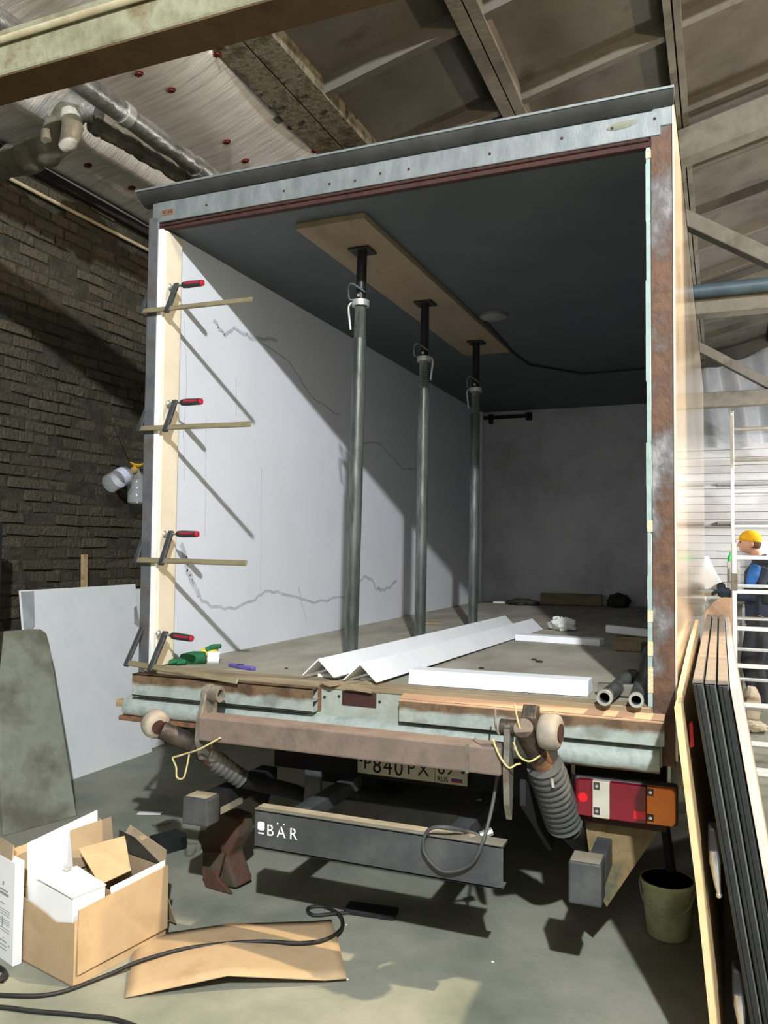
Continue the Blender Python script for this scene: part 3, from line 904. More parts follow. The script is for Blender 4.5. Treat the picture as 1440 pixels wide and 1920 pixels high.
tp('rod', MB().tube([(1.845, -.215, .86), (1.87, -.14, .77)], .036, 14), 'rust', smooth=50)
tp('bellows', bellows((1.868, -.165, .80), (1.905, .01, .555), .070, 11), 'rubber_bellows', smooth=80)
tp('bellows_clip', MB().tube([(1.90, -.20, .765), (1.905, -.2, .735)], .006, 8), 'zinc')
tp('bellows', bellows((.44, -.165, .69), (.545, -.02, .56), .042, 9), 'rubber_bellows', smooth=80)
tp('rod', MB().tube([(.44, -.20, .73), (.46, -.13, .665)], .028, 12), 'grease_steel', smooth=50)
tp('lift_cylinder', MB().tube([(1.92, .02, .54), (1.93, .45, .32)], .05, 16), 'chassis_black', smooth=50)
tp('lift_cylinder', MB().tube([(.545, -.02, .56), (.66, .5, .35)], .035, 16), 'chassis_black', smooth=50)
# underride beam with the maker's mark
bb = tp('underride_beam', MB().box(0.742, 1.738, -.235, -.225, .372, .521).box(0.742, 1.738, -.235, -.165, .511, .523).box(.742, 1.738, -.235, -.18, .372, .382), 'lift_paint', bevel=0.003)
tp('beam_edge', MB().box(0.742, 1.738, -.2365, -.166, .5225, .5245), 'lift_edge', bb)
for x0 in (0.86, 1.50):
    tp('beam_arm', MB().box(x0, x0 + .07, -.2, .38, .46, .515), 'lift_paint', bb, bevel=0.003)
tp('rear_cross_bar', MB().box(0.70, 1.56, .25, .29, .345, .445), 'lift_paint', bevel=0.004)
tp('hook_plate', MB().box(0.72, 0.80, .22, .24, .45, .56), 'lift_paint', bevel=0.004)
tp('mark_square', MB().prism([(.757, -.2365, .447), (.763, -.2365, .443), (.784, -.2365, .443), (.788, -.2365, .449), (.788, -.2365, .472), (.782, -.2365, .476), (.762, -.2365, .476), (.757, -.2365, .471)], (0, .001, 0)), 'print_white', bb)
tp('mark_dash', MB().box(.760, .786, -.2365, -.2355, .429, .4345), 'print_white', bb)
for s, x in (('B', .797), ('A', .843), ('R', .898)):
    text_mesh('stencil_letter', s, .062, (x, -.2365, .428), (1, 0, 0), (0, 0, 1), 'print_white', bb, xs=.95)
for x in (.846, .874):
    tp('stencil_dot', MB().tube([(x, -.2368, .479), (x, -.2355, .479)], .0035, 8), 'print_white', bb)
for x in (.812, .859, .913):   # gaps of the stencil
    tp('stencil_gap', MB().box(x - .0018, x + .0018, -.2374, -.2362, .452, .474), 'lift_paint', bb)
bl = tp('bumper_block', MB().box(.388, .512, -.222, -.13, .41, .524), 'lift_paint', bevel=0.008)
tp('block_arm', MB().box(.42, .50, -.13, .36, .44, .515), 'chassis_black', bl)
tp('block_label', MB().box(.5005, .5015, -.11, .06, .43, .46), 'lift_edge', bl)
tp('block_top', MB().box(.40, .50, -.215, -.135, .5235, .525), 'lift_edge', bl)
br = tp('bumper_block', MB().box(1.96, 2.07, -.222, -.12, .362, .505), 'lift_paint', bevel=0.008)
tp('block_arm', MB().box(2.015, 2.07, -.12, .07, .40, .50), 'lift_paint', br, bevel=0.004)
tp('block_top', MB().box(1.966, 2.064, -.216, -.122, .5045, .506), 'lift_edge', br)


def spline(pts, n=8):
    pts = [Vector(p) for p in pts]
    out = []
    for i in range(len(pts) - 1):
        p0, p1, p2, p3 = pts[max(i - 1, 0)], pts[i], pts[i + 1], pts[min(i + 2, len(pts) - 1)]
        for k in range(n):
            t = k / n
            out.append(0.5 * ((2 * p1) + (p2 - p0) * t + (2 * p0 - 5 * p1 + 4 * p2 - p3) * t * t + (3 * p1 - p0 - 3 * p2 + p3) * t ** 3))
    return out + [pts[-1]]


tp('hanging_cable', MB().tube(spline([(1.62, -.1, .50), (1.55, -.25, .565), (1.475, -.262, .55), (1.458, -.262, .475), (1.528, -.262, .415), (1.626, -.262, .45), (1.673, -.262, .534), (1.69, -.20, .64), (1.70, -.15, .76)]), .0065, 8), 'rubber_bellows', smooth=True)
tp('cable_plug', MB().tube([(1.62, -.1, .50), (1.66, -.08, .515)], .015, 8), 'zinc')
tp('tie_strap', MB().tube(spline([(.62, -.30, .80), (.52, -.30, .745), (.43, -.27, .71), (.40, -.28, .70)]), .0036, 6), 'yellow_strap')
tp('tie_strap', MB().tube(spline([(.46, -.28, .715), (.455, -.29, .66), (.44, -.29, .62), (.41, -.29, .62), (.405, -.29, .66), (.38, -.28, .69), (.40, -.28, .70)]), .0036, 6), 'yellow_strap')
tp('tie_strap', MB().tube(spline([(1.795, -.31, 1.03), (1.805, -.3, .97), (1.812, -.29, .94)]), .003, 6), 'yellow_strap')
tp('tie_strap', MB().tube(spline([(1.715, -.29, .90), (1.74, -.305, .855), (1.775, -.31, .815), (1.80, -.3, .825), (1.815, -.3, .83)]), .0034, 6), 'yellow_strap')
tp('tie_strap', MB().tube(spline([(1.79, -.30, .90), (1.81, -.30, .855), (1.84, -.28, .835), (1.87, -.25, .85)]), .0034, 6), 'yellow_strap')
tp('tie_strap', MB().tube(spline([(1.70, -.2, .985), (1.72, -.27, .94), (1.74, -.3, .92)]), .004, 6), 'bracket_grey')

# ------------------------------------------------------------------ things inside the truck
# props under a board
MB().obox((0.845, 1.465, 3.015), (0.172, -0.002, 0), (0.012, 1.30, 0), (0, 0, 0.0145)).build('prop_board', 'plywood', bevel=0.002, label='long plywood board pressed against the truck ceiling by three props', cat='board')


def steel_prop(base, top, nutz, lab, hs):
    bx, by = base
    p = thing('steel_prop', lab, 'prop', (bx, by, 1.0), group='telescopic props in the truck')
    tx, ty = top
    zt = 2.9995

    def P_(z):
        t = (z - 1.0) / (zt - 1.0)
        return (bx + (tx - bx) * t, by + (ty - by) * t, z)
    MB().box(bx - .042, bx + .042, by - .042, by + .042, 1.0005, 1.007).build('base_plate', 'prop_steel', p)
    MB().tube([P_(1.006), P_(nutz - .17)], .033, 18).build('outer_tube', 'prop_steel', p, smooth=60)
    pts, rs = [], []
    n = 34
    for k in range(n + 1):
        pts.append(P_(nutz - .17 + .17 * k / n))
        rs.append(.030 if k % 2 else .0275)
    MB().tube(pts, rs, 18).build('thread', 'prop_steel', p, smooth=30)
    MB().tube([P_(nutz - .004), P_(zt - .011)], .0245, 16).build('inner_tube', 'prop_dark', p, smooth=60)
    nut = MB().tube([P_(nutz - .012), P_(nutz + .016)], .043, 18).build('collar_nut', 'zinc', p, smooth=40)
    c = Vector(P_(nutz))
    MB().tube(spline([c + Vector((hs * -.045, -.01, .008)), c + Vector((hs * -.058, -.015, -.015)), c + Vector((hs * -.05, -.015, -.09)), c + Vector((hs * -.046, -.015, -.125))]), .006, 8).build('nut_handle', 'zinc', nut, smooth=60)
    MB().tube(spline([c + Vector((.03, -.02, .05)), c + Vector((-.02, -.06, .085)), c + Vector((-.055, -.02, .075)), c + Vector((-.06, 0, .03)), c + Vector((-.035, .01, .03))]), .005, 8).build('pin_loop', 'prop_steel', p, smooth=60)
    MB().tube([c + Vector((.0, -.03, .035)), c + Vector((0, .03, .035))], .008, 10).build('pin', 'chrome', p, smooth=60)
    MB().box(tx - .055, tx + .055, ty - .055, ty + .055, zt - .011, zt - .001).build('top_plate', 'prop_dark', p, bevel=0.003)
    return p


steel_prop((0.800, 0.525), (0.845, 0.505), 2.735, 'nearest steel telescopic prop standing in the truck, with bright threaded collar', 1)
steel_prop((0.830, 1.415), (0.848, 1.41), 2.66, 'middle steel telescopic prop of the row of three in the truck', -1)
steel_prop((0.862, 2.395), (0.879, 2.39), 2.66, 'farthest and darkest steel telescopic prop of the three in the truck', 1)


def angle(name, a, b_, lab):
    a, b_ = Vector(a), Vector(b_)
    d = b_ - a
    w, h, t = .076, .072, .004
    prof = [(-w, -h), (0, 0), (w, -h), (w - t * 1.5, -h), (0, -t * 1.7), (-w + t * 1.5, -h)]
    return MB().prism([a + Vector((x, 0, z)) for x, z in prof], d).build(name, 'white_pvc', label=lab, cat='profile', group='white angle profiles on the truck floor')


angle('angle_profile', (0.904, -0.02, 1.0925), (1.0, 2.76, 1.075), 'white angle profile lying ridge up on the truck floor beside the props')
angle('angle_profile', (1.097, -0.03, 1.0875), (1.232, 2.6, 1.075), 'white angle profile lying ridge up, the right one of the pair')
MB().box(0.86, 0.955, 0.06, 0.16, 1.002, 1.018).build('foam_spacer', 'white_foamboard', bevel=0.003, label='small white foam piece under the left angle profile', cat='foam')
MB().box(1.06, 1.15, 0.06, 0.16, 1.002, 1.015).build('foam_spacer', 'white_foamboard', bevel=0.003, label='small white foam piece under the right angle profile', cat='foam')
MB().prism([(1.27, .06, 1.002), (1.27, .20, 1.002), (1.27, .17, 1.06), (1.27, .075, 1.06)], (0.71, 0.03, 0)).build('foam_strip', 'white_foamboard', bevel=0.003, label='long white foam strip lying across the front edge of the truck floor', cat='strip')
MB().obox((1.55, 1.86, 1.020), (0.255, -0.03, 0), (0.006, 0.05, 0), (0, 0, 0.019)).build('foam_strip', 'white_foamboard', bevel=0.003, label='shorter white strip behind the angle profiles, half in shadow', cat='strip')
MB().obox((2.02, 1.66, 1.105), (0.17, 0, -0.012), (0, 0.03, 0), (0, 0, 0.02)).build('foam_strip', 'white_foamboard', bevel=0.003, label='white strip propped at the right wall above the steel tubes', cat='strip')
MB().box(1.90, 2.19, 1.60, 1.74, 1.002, 1.078).build('timber_block', 'old_wood', bevel=0.004, label='dark timber block under the white strip at the right wall', cat='block')
MB().box(2.06, 2.19, 2.2, 2.34, 1.002, 1.17).build('foam_block', 'foam', bevel=0.006, label='cream foam block standing against the right truck wall', cat='block')
# steel tubes at the right
tA = thing('strut_tube', 'grey steel tube with welded cross plate, open end towards the sill', 'tube', (2.08, 0.1, 1.0))
MB().pipe((2.062, -.06, 1.032), (2.10, .34, 1.046), .026, .019).build('tube_body', 'prop_steel', tA, smooth=50)
MB().obox((2.085, .15, 1.028), (.075, .01, 0), (-.002, .02, 0), (0, 0, .022)).build('cross_plate', 'bracket_grey', tA, bevel=0.002)
MB().pipe((2.061, -.075, 1.0315), (2.0625, -.058, 1.032), .028, .019).build('rim', 'zinc', tA, smooth=50)
MB().tube([(2.10, .33, 1.046), (2.12, .37, 1.05)], .03, 10).build('swivel', 'grease_steel', tA)
tB = thing('strut_tube', 'long grey steel tube lying along the right wall, open end towards the sill', 'tube', (2.14, .6, 1.0))
MB().pipe((2.168, -.06, 1.032), (2.105, 1.25, 1.055), .024, .017).build('tube_body', 'prop_steel', tB, smooth=50)
MB().pipe((2.169, -.075, 1.0318), (2.1675, -.058, 1.032), .026, .017).build('rim', 'zinc', tB, smooth=50)
MB().box(2.07, 2.17, 1.25, 1.33, 1.002, 1.09).build('tube_foot', 'grease_steel', tB, bevel=0.004)


def lump(name, c, sc, m, seed, lab, cat, n=9, rough=.25, group=None):
    r_ = random.Random(seed)
    b = MB().ball(c, 1.0, n, sc)
    c = Vector(c)
    for p in b.v:
        d = p - c
        p += d * r_.uniform(-rough, rough)
        p.z = max(p.z, c.z - sc[2] * .75)
    return b.build(name, m, smooth=30, label=lab, cat=cat, group=group)


lump('paper_wad', (1.44, 2.63, 1.04), (.09, .08, .05), 'paper_white', 4, 'crumpled white paper wad on the truck floor behind the profiles', 'paper')
lump('dirt_heap', (0.62, 5.02, 1.028), (.16, .10, .035), 'dark_dirt', 6, 'small heap of dirt at the far wall inside the truck', 'dirt')
MB().obox((1.05, 5.28, 1.06), (.30, .02, .0), (-.005, .06, 0), (0, 0, .055)).build('scrap_board', 'old_wood', bevel=0.004, label='grey scrap board lying along the far truck wall', cat='board')
lump('rag', (1.52, 5.2, 1.06), (.12, .10, .07), 'dark_dirt', 8, 'dark rag beside the scrap board at the far truck wall', 'rag')
MB().box(.28, .40, 5.15, 5.25, 1.002, 1.02).build('paper_scrap', 'paper_white', label='pale paper scrap near the far left corner in the truck', cat='paper')
MB().obox((0.46, 2.62, 1.010), (.09, .03, 0), (-.02, .06, 0), (0, 0, .008)).build('paper_scrap', 'old_wood', label='brown flat scrap on the truck floor beside the middle prop', cat='scrap')
for (x, y, s) in [(1.62, .95, .013), (1.58, 1.02, .010), (1.42, .62, .009), (0.72, .34, .008), (.69, .40, .007), (1.8, .52, .007), (.62, .22, .006)]:
    b = MB().ball((x, y, 1.001 + s * .4), s, 4, (1.6, .7, .5))
    b.build('debris_chip', 'dark_dirt', label='tiny dark debris chip lying loose on the truck floor', cat='debris', group='debris chips on the truck floor')
MB().tube([(1.83 + .07 * math.cos(k * .5), .30 + .05 * math.sin(k * .5), 1.006) for k in range(14)], .004, 6).build('wire_ring', 'dark_dirt', label='dark wire loop on the truck floor near the tubes', cat='wire')
# work glove
gl = thing('work_glove', 'green and yellow work glove at the left edge of the truck floor', 'glove', (.16, .20, 1.0))
b = MB()
b.tube([(.10, .14, 1.02), (.15, .17, 1.026), (.20, .20, 1.03)], [.026, .034, .028], 12)
b.tube([(.10, .13, 1.016), (.06, .085, 1.014)], [.014, .010], 8)
b.tube([(.115, .115, 1.016), (.085, .07, 1.013)], [.014, .010], 8)
b.tube([(.14, .12, 1.016), (.125, .075, 1.013)], [.014, .011], 8)
b.build('palm', 'glove_green', gl, remesh=.006)
MB().tube([(.17, .20, 1.045), (.215, .235, 1.06), (.235, .245, 1.058)], [.022, .026, .016], 10).build('back', 'glove_yellow', gl, remesh=.006)
MB().tube([(.195, .205, 1.062), (.225, .22, 1.078), (.26, .235, 1.082)], [.014, .014, .011], 8).build('thumb', 'glove_green', gl, remesh=.005)
MB().pipe((.205, .205, 1.028), (.25, .235, 1.026), .030, .025).build('cuff', 'paper_white', gl, smooth=50)
kn = thing('utility_knife', 'purple plastic utility knife on the truck floor', 'knife', (.43, .135, 1.0))
MB().prism([(.345, .165, 1.002), (.352, .182, 1.002), (.43, .155, 1.002), (.515, .128, 1.002), (.522, .112, 1.002), (.51, .100, 1.002), (.42, .128, 1.002)], (0, 0, .014)).build('handle', 'purple_plastic', kn, bevel=0.003)
MB().box(.41, .44, .135, .148, 1.016, 1.019).build('slider', 'handle_black', kn)

# clamps


def clamp(name, p0, p1, xa, lab, jaw=(0, .42, .907), yb=-.030, reach=.150):
    """p0-p1 bar ends (x,z); xa = x of the sliding arm"""
    y = yb
    c = thing(name, lab, 'clamp', (p0[0], y, p0[1] - .012), group='bar clamps on the left truck wall')
    a, b_ = Vector((p0[0], y, p0[1])), Vector((p1[0], y, p1[1]))
    d = (b_ - a).normalized()
    J = Vector(jaw).normalized()
    MB().bar(a, b_, .009, .025, up=J).build('bar', 'clamp_bar', c, bevel=0.002)
    MB().bar(a + d * .004 - J * .018, a + d * .004 + J * (reach + .005), .014, .024, up=d).build('fixed_jaw', 'clamp_steel', c, bevel=0.004)
    q = a + d * (xa - p0[0])
    arm = MB().bar(q - J * .022, q + J * reach, .016, .028, up=d).build('sliding_arm', 'clamp_steel', c, bevel=0.005)
    e = q + J * (reach - .015)
    MB().tube([e - d * .036, e + d * .05], .006, 10).build('screw', 'chrome', c, smooth=50)
    MB().tube([e - d * .040, e - d * .032, e - d * .026], [.012, .015, .008], 14).build('pad', 'zinc', c, smooth=40)
    h = MB().tube([e + d * .034, e + d * .042, e + d * .07, e + d * .11, e + d * .142], [.009, .0145, .0165, .0155, .0150], 14).build('handle', 'handle_black', c, smooth=50)
    MB().tube([e + d * .1425, e + d * .150, e + d * .153], [.0148, .0135, .006], 14).build('handle_cap', 'handle_red', h, smooth=50)
    for s in (-1,):
        n = Vector((0, 1, -.25)).normalized()
        MB().bar(e + d * .060 + n * .0142 * s, e + d * .135 + n * .0132 * s, .006, .008).build('handle_inlay', 'handle_red', h)


clamp('bar_clamp', (-.040, 2.640), (.561, 2.632), .112, 'topmost bar clamp with black and red handle on the left wall edge')
clamp('bar_clamp', (-.036, 2.092), (.566, 2.084), .118, 'second bar clamp from the top on the left wall edge')
clamp('bar_clamp', (-.038, 1.486), (.557, 1.482), .112, 'third bar clamp from the top on the left wall edge')
clamp('bar_clamp', (-.012, 1.030), (.571, .987), .125, 'lowest bar clamp, resting at the sill beside the green glove', yb=-.104, jaw=(0, .55, .83), reach=.175)

# ------------------------------------------------------------------ left side, against the brick wall
pw = thing('wall_panel', 'large white sheet leaning on the brick wall left of the truck', 'panel', (-1.6, 1.47, 0))
n_ = Vector((1.26, 0, .17)).normalized()
MB().prism([(-1.53, .90, 0.001), (-1.53, 2.03, 0.001), (-1.70, 2.0, 1.258), (-1.70, .89, 1.258)], n_ * -.012).build('sheet', 'panel_white', pw)
MB().prism([(-1.6985, .893, 1.25), (-1.6985, 1.0, 1.25), (-1.664, .98, 1.03), (-1.66, .90, .95)], n_ * .003).build('folded_film', 'panel_folded', pw)
MB().prism([(-1.652, 2.0, .93), (-1.655, 1.94, .97), (-1.668, 1.95, 1.08), (-1.675, 1.985, 1.1), (-1.64, 2.02, .84), (-1.635, 1.97, .87)][:4] + [(-1.64, 2.02, .86)], n_ * .004).build('folded_film', 'panel_folded', pw)
MB().prism([(-1.60, 1.2, 0.001), (-1.60, 2.27, 0.001), (-1.715, 2.15, 1.22), (-1.715, 1.25, 1.22)], n_ * -.008).build('wall_panel', 'panel_white', label='second white sheet behind the first, showing at its right edge', cat='panel')
# stone coloured slab
g = MB().prism([(-1.088, .25, .002), (-.978, .665, .002), (-1.155, .745, .385), (-1.405, .858, .925), (-1.442, .865, 1.0), (-1.462, .835, 1.03), (-1.474, .78, 1.035), (-1.53, .57, 1.035), (-1.535, .53, 1.01)], (-.045, 0, -.02))
g.build('slab', 'slate_green', bevel=0.006, label='grey green slab with rounded corner leaning in front of the white sheet', cat='slab')
MB().box(-1.42, -1.385, .40, .45, 0.0, 1.68).build('steel_post', 'chassis_black', bevel=0.003, label='dark steel post at the far left edge', cat='post')
MB().bar((-1.70, 1.49, .0), (-1.735, 1.49, 1.487), .022, .045, up=(0, 1, 0)).build('wooden_stick', 'lath_wood', label='wooden stick standing behind the white sheet at the brick wall', cat='stick')
# bottles on the wall


def bottle(base, axis, r, h, lab, label_band):
    base, a = Vector(base), Vector(axis).normalized()
    o = thing('plastic_bottle', lab, 'bottle', base, group='plastic bottles hung on the brick wall')
    prof = [(0, .75), (.02, .97), (.06, 1.0), (.32, 1), (.34, .96), (.36, 1), (.62, 1), (.72, .9), (.85, .5), (.9, .32), (1.0, .3)]
    MB().tube([base + a * h * t for t, _ in prof], [r * k for _, k in prof], 20).build('body', 'bottle_pet', o, smooth=50)
    MB().tube([base + a * h * .98, base + a * h * 1.06], r * .36, 14).build('cap', 'cap_yellow_plastic', o, smooth=50)
    if label_band:
        MB().tube([base + a * h * .38, base + a * h * .60], r * 1.012, 20, caps=False).build('label_band', 'bottle_label', o, smooth=50)
    return o


bottle((-1.62, 1.585, 1.99), (.12, .75, .42), .068, .26, 'clear plastic bottle with pale label hanging tilted on the brick wall', True)
bottle((-1.60, 1.875, 1.87), (-.05, .02, 1), .070, .27, 'upright clear plastic bottle beside the tilted one, next to the truck post', False)
MB().tube(spline([(-1.60, 1.86, 2.15), (-1.66, 1.80, 2.3), (-1.735, 1.75, 2.46)]), .003, 6).build('hanging_string', 'dark_ledge', label='dark string holding the plastic bottles on the wall', cat='string')
MB().tube([(-1.60 + .05 * math.cos(k * .45), 1.87 + .055 * math.sin(k * .45), 2.165 + .01 * math.sin(k * .9)) for k in range(15)], .006, 6).build('carry_ring', 'cap_yellow_plastic', label='yellow plastic carrying ring at the bottle necks', cat='ring')

# ------------------------------------------------------------------ floor in front
bx = thing('cardboard_box', 'open brown cardboard box full of white cartons on the floor', 'box', (.17, -.5, 0))
O = Vector((.33, -.758, 0.001))
U = Vector((.069, .423, 0)).normalized()
V = Vector((-.97, .22, 0)).normalized()
Zv = Vector((0, 0, 1))
BL, BW, BH = .43, .345, .255
TK = .005


def bp(u, v, z):
    return O + U * u + V * v + Zv * z


def card(pts, m, name, parent, t=TK):
    a, b_, c = [Vector(p) for p in pts[:3]]
    n = (b_ - a).cross(c - a).normalized() * t
    return MB().prism(pts, n).build(name, m, parent)


card([bp(0, 0, 0), bp(BL, 0, 0), bp(BL, BW, 0), bp(0, BW, 0)], 'cardboard_inner', 'bottom', bx)
card([bp(0, 0, 0), bp(0, BW, 0), bp(0, BW, BH - .02), bp(0, BW * .5, BH - .045), bp(0, BW * .3, BH - .06), bp(0, 0, BH - .035)], 'cardboard', 'side', bx)
card([bp(0, 0, 0), bp(BL, 0, 0), bp(BL, 0, BH), bp(0, 0, BH - .03)], 'cardboard', 'side', bx)
card([bp(BL, 0, 0), bp(BL, BW, 0), bp(BL, BW, BH), bp(BL, 0, BH)], 'cardboard', 'side', bx)
card([bp(0, BW, 0), bp(BL, BW, 0), bp(BL, BW, BH), bp(0, BW, BH)], 'cardboard', 'side', bx)
card([bp(.015, -.008, BH + .005), bp(BL + .004, -.008, BH + .03), bp(BL, -.016, .045), bp(.012, -.014, .04)], 'cardboard', 'flap', bx)
card([bp(-.01, BW, BH), bp(BL - .02, BW, BH), bp(BL - .02, BW + .06, BH + .14), bp(-.01, BW + .07, BH + .13)], 'cardboard', 'flap', bx)
card([bp(BL, .01, BH), bp(BL, BW, BH), bp(BL + .08, BW - .02, BH + .10), bp(BL + .09, .10, BH + .04)], 'cardboard_inner', 'flap', bx)
card([bp(BL + .01, .03, .22), bp(BL + .01, BW - .1, .22), bp(BL + .09, BW - .1, .02), bp(BL + .09, .03, .02)], 'cardboard_inner', 'flap', bx)
# carton sitting in the box
ca = thing('white_carton', 'white carton with open flap standing inside the brown box', 'carton', bp(.1, .15, .01), group='white cartons')
MB().prism([bp(.01, .02, .01), bp(.01, .30, .01), bp(.15, .30, .01), bp(.15, .02, .01)], (0, 0, .29)).build('carton_body', 'carton_white', ca, bevel=0.002)
card([bp(.0, .015, .305), bp(.0, .25, .325), bp(.16, .21, .32), bp(.15, .015, .30)], 'carton_white', 'lid', ca, .003)
card([bp(.02, .315, .20), bp(.34, .315, .20), bp(.34, .335, .46), bp(.02, .335, .42)], 'carton_white', 'lid_back', ca, .003)
MB().obox(bp(.11, .2, .3275), U * .016, V * .012, Zv * .001).build('slot', 'panel_folded', ca)
cb = thing('brown_carton', 'opened grey brown carton with raised flaps inside the brown box', 'carton', bp(.29, .16, .01))
for pts in ([bp(.17, .01, .02), bp(.42, .01, .02), bp(.42, .01, .285), bp(.17, .01, .28)], [bp(.17, .30, .02), bp(.42, .30, .02), bp(.42, .30, .27), bp(.17, .30, .27)],
            [bp(.17, .01, .02), bp(.17, .30, .02), bp(.17, .30, .27), bp(.17, .01, .27)], [bp(.42, .01, .02), bp(.42, .30, .02), bp(.42, .30, .28), bp(.42, .01, .28)],
            [bp(.17, .01, .02), bp(.42, .01, .02), bp(.42, .30, .02), bp(.17, .30, .02)]):
    card(pts, 'cardboard_inner', 'carton_side', cb, .003)
card([bp(.17, .08, .275), bp(.30, .06, .29), bp(.38, .20, .37), bp(.20, .26, .36)], 'cardboard', 'raised_flap', cb, .003)
card([bp(.20, .29, .27), bp(.40, .29, .27), bp(.40, .32, .42), bp(.20, .32, .42)], 'cardboard_inner', 'raised_flap', cb, .003)
card([bp(.43, .03, .28), bp(.43, .30, .28), bp(.43, .30, .36), bp(.43, .20, .35)], 'dark_dirt', 'raised_flap', cb, .003)
card([bp(.16, -.001, .262), bp(.425, -.001, .27), bp(.425, .004, .305), bp(.16, .004, .29)], 'carton_white', 'edge_flap', cb, .002)
# printed carton beside the box
pc = thing('printed_carton', 'flat white printed carton standing left of the brown box', 'carton', (-.12, -.66, 0), group='white cartons')
q0, q1 = Vector((.030, -.738, .001)), Vector((-.31, -.63, .001))
dn = (q1 - q0).normalized()
nn = Vector((-dn.y, dn.x, 0)) * -1
if nn.y > 0:
    nn = -nn
MB().prism([q0, q1, q1 + Zv * .375, q0 + Zv * .375], -nn * .035).build('carton_body', 'carton_white', pc, bevel=0.003)
card([q0 + Zv * .376 + dn * .03, q1 + Zv * .376, q1 + Zv * .43 - nn * .02, q0 + Zv * .42 - nn * .02 + dn * .06], 'cardboard_inner', 'flap', pc, .003)


def line(u0, u1, z0, z1):
    return MB().prism([q0 + dn * u0 + Zv * z0 + nn * .0006, q0 + dn * u1 + Zv * z0 + nn * .0006, q0 + dn * u1 + Zv * z1 + nn * .0006, q0 + dn * u0 + Zv * z1 + nn * .0006], nn * .0006)


for (u0, u1, z0, h) in [(.085, .095, .272, .014), (.05, .13, .253, .005), (.045, .135, .238, .009), (.07, .11, .205, .003), (.03, .16, .185, .002), (.03, .17, .176, .002), (.035, .17, .167, .002),
                        (.03, .17, .15, .002), (.03, .17, .142, .002), (.03, .17, .134, .002), (.03, .17, .118, .002), (.03, .16, .108, .002), (.085, .09, .12, .04), (.05, .16, .07, .004), (.05, .16, .055, .003), (.05, .16, .042, .003),
                        (.030, .036, .060, .008), (.075, .079, .078, .008)]:
    line(u0, u1, z0, z0 + h).build('print_line', 'print_grey', pc)
# flat cardboard sheet


def sheet(u, v):
    a = Vector((.548, -.74, .004)).lerp(Vector((1.202, -.351, .02)), u)
    c = Vector((.309, -.384, .008)).lerp(Vector((.94, .06, .008)), u)
    p = a.lerp(c, v)
    k = max(0, 1 - abs(u - .45) / .45)
    p.z += .045 * k * (1 - v) + .02 * k * v + .012 * math.sin(v * 3.1)
    return p


MB().grid(sheet, 20, 8).build('cardboard_sheet', 'cardboard', smooth=30, thick=0.005, label='flat brown cardboard sheet lying on the floor beside the box', cat='cardboard')
# cable
c1 = thing('power_cable', 'long black cable winding over the cardboard sheet on the floor', 'cable', (.6, -.4, 0))
cp = [(-.35, -1.05, .008), (.0, -.94, .008), (.150, -.903, .008), (.311, -.825, .008), (.40, -.66, .012), (.475, -.565, .035), (.595, -.43, .045), (.80, -.30, .05), (.945, -.24, .045), (1.02, -.15, .035), (1.025, -.02, .025), (.96, .10, .014), (.86, .16, .008), (.80, .12, .008), (.85, .07, .008), (.93, .12, .008), (.99, .16, .008), (1.05, .19, .010)]
MB().tube(spline(cp, 8), .0075, 8).build('lead', 'black_rubber', c1, smooth=60)
MB().obox((1.06, .20, .012), (.11, .012, 0), (-.006, .045, 0), (0, 0, .011)).build('connector_pad', 'chassis_black', c1, bevel=0.005)
MB().tube(spline([(-.4, -1.22, .008), (0.0, -1.03, .008), (.21, -.957, .008), (.324, -.932, .008), (.487, -.888, .008), (.64, -.862, .008), (.95, -.90, .008)], 8), .0075, 8).build('power_cable', 'black_rubber', smooth=60, label='second black cable at the bottom left corner of the floor', cat='cable')
MB().tube([(.0 + .085 * math.cos(k * .35) * (1 - .004 * k), -.835 + .06 * math.sin(k * .35), .008 + .003 * (k // 18)) for k in range(54)], .0075, 8).build('cable_coil', 'black_rubber', smooth=60, label='coiled black cable in front of the printed carton', cat='cable')
# bits left of the tail lift
MB().prism([(-.26, .40, .001), (-.16, .36, .001), (-.10, .50, .001), (-.20, .54, .001)], (0, 0, .075)).build('black_case', 'chassis_black', bevel=0.004, label='small black case on the floor behind the cardboard box', cat='case')
# rusty folded sheet under the lift
rs_ = thing('rusty_guard', 'folded rusty metal guard standing on the floor below the lift roller', 'guard', (.27, .2, 0))
ring = [(.27, .24, .24), (.33, .20, .29), (.42, .19, .315), (.49, .20, .30), (.50, .20, .22), (.455, .18, .13), (.53, .15, .015), (.46, .16, .005), (.36, .18, .01), (.33, .20, .09), (.255, .23, .17)]
MB().prism([(x - .11, y, z) for x, y, z in ring], (.03, .10, .01)).build('shell', 'rust_sheet', rs_, bevel=0.012)
MB().prism([(.235, .155, .15), (.35, .155, .16), (.34, .12, .06), (.42, .11, .004), (.27, .13, .004), (.24, .14, .06)], (.0, .02, 0)).build('bent_flange', 'rust_sheet', rs_, bevel=0.004)
MB().ball((.185, .195, .15), .014, 5, (1, .8, 1.5)).build('foam_crumb', 'paper_white', rs_)
for x, y, l, a, lb in ((-.62, .86, .07, .3, 'white torn scrap on the floor near the foot of the white sheet'), (-.45, .74, .05, 1.1, 'dark torn scrap on the floor right beside the white scrap'), (-.25, .95, .05, .6, 'dark torn scrap on the floor under the lift roller, farthest right of the scraps')):
    MB().obox((x, y, .006), (l * math.cos(a), l * math.sin(a), .002), (-.02 * math.sin(a), .02 * math.cos(a), 0), (0, 0, .003)).build('plastic_scrap', 'paper_white' if l > .06 else 'slate_green', label=lb, cat='scrap', group='scraps by the white sheet')
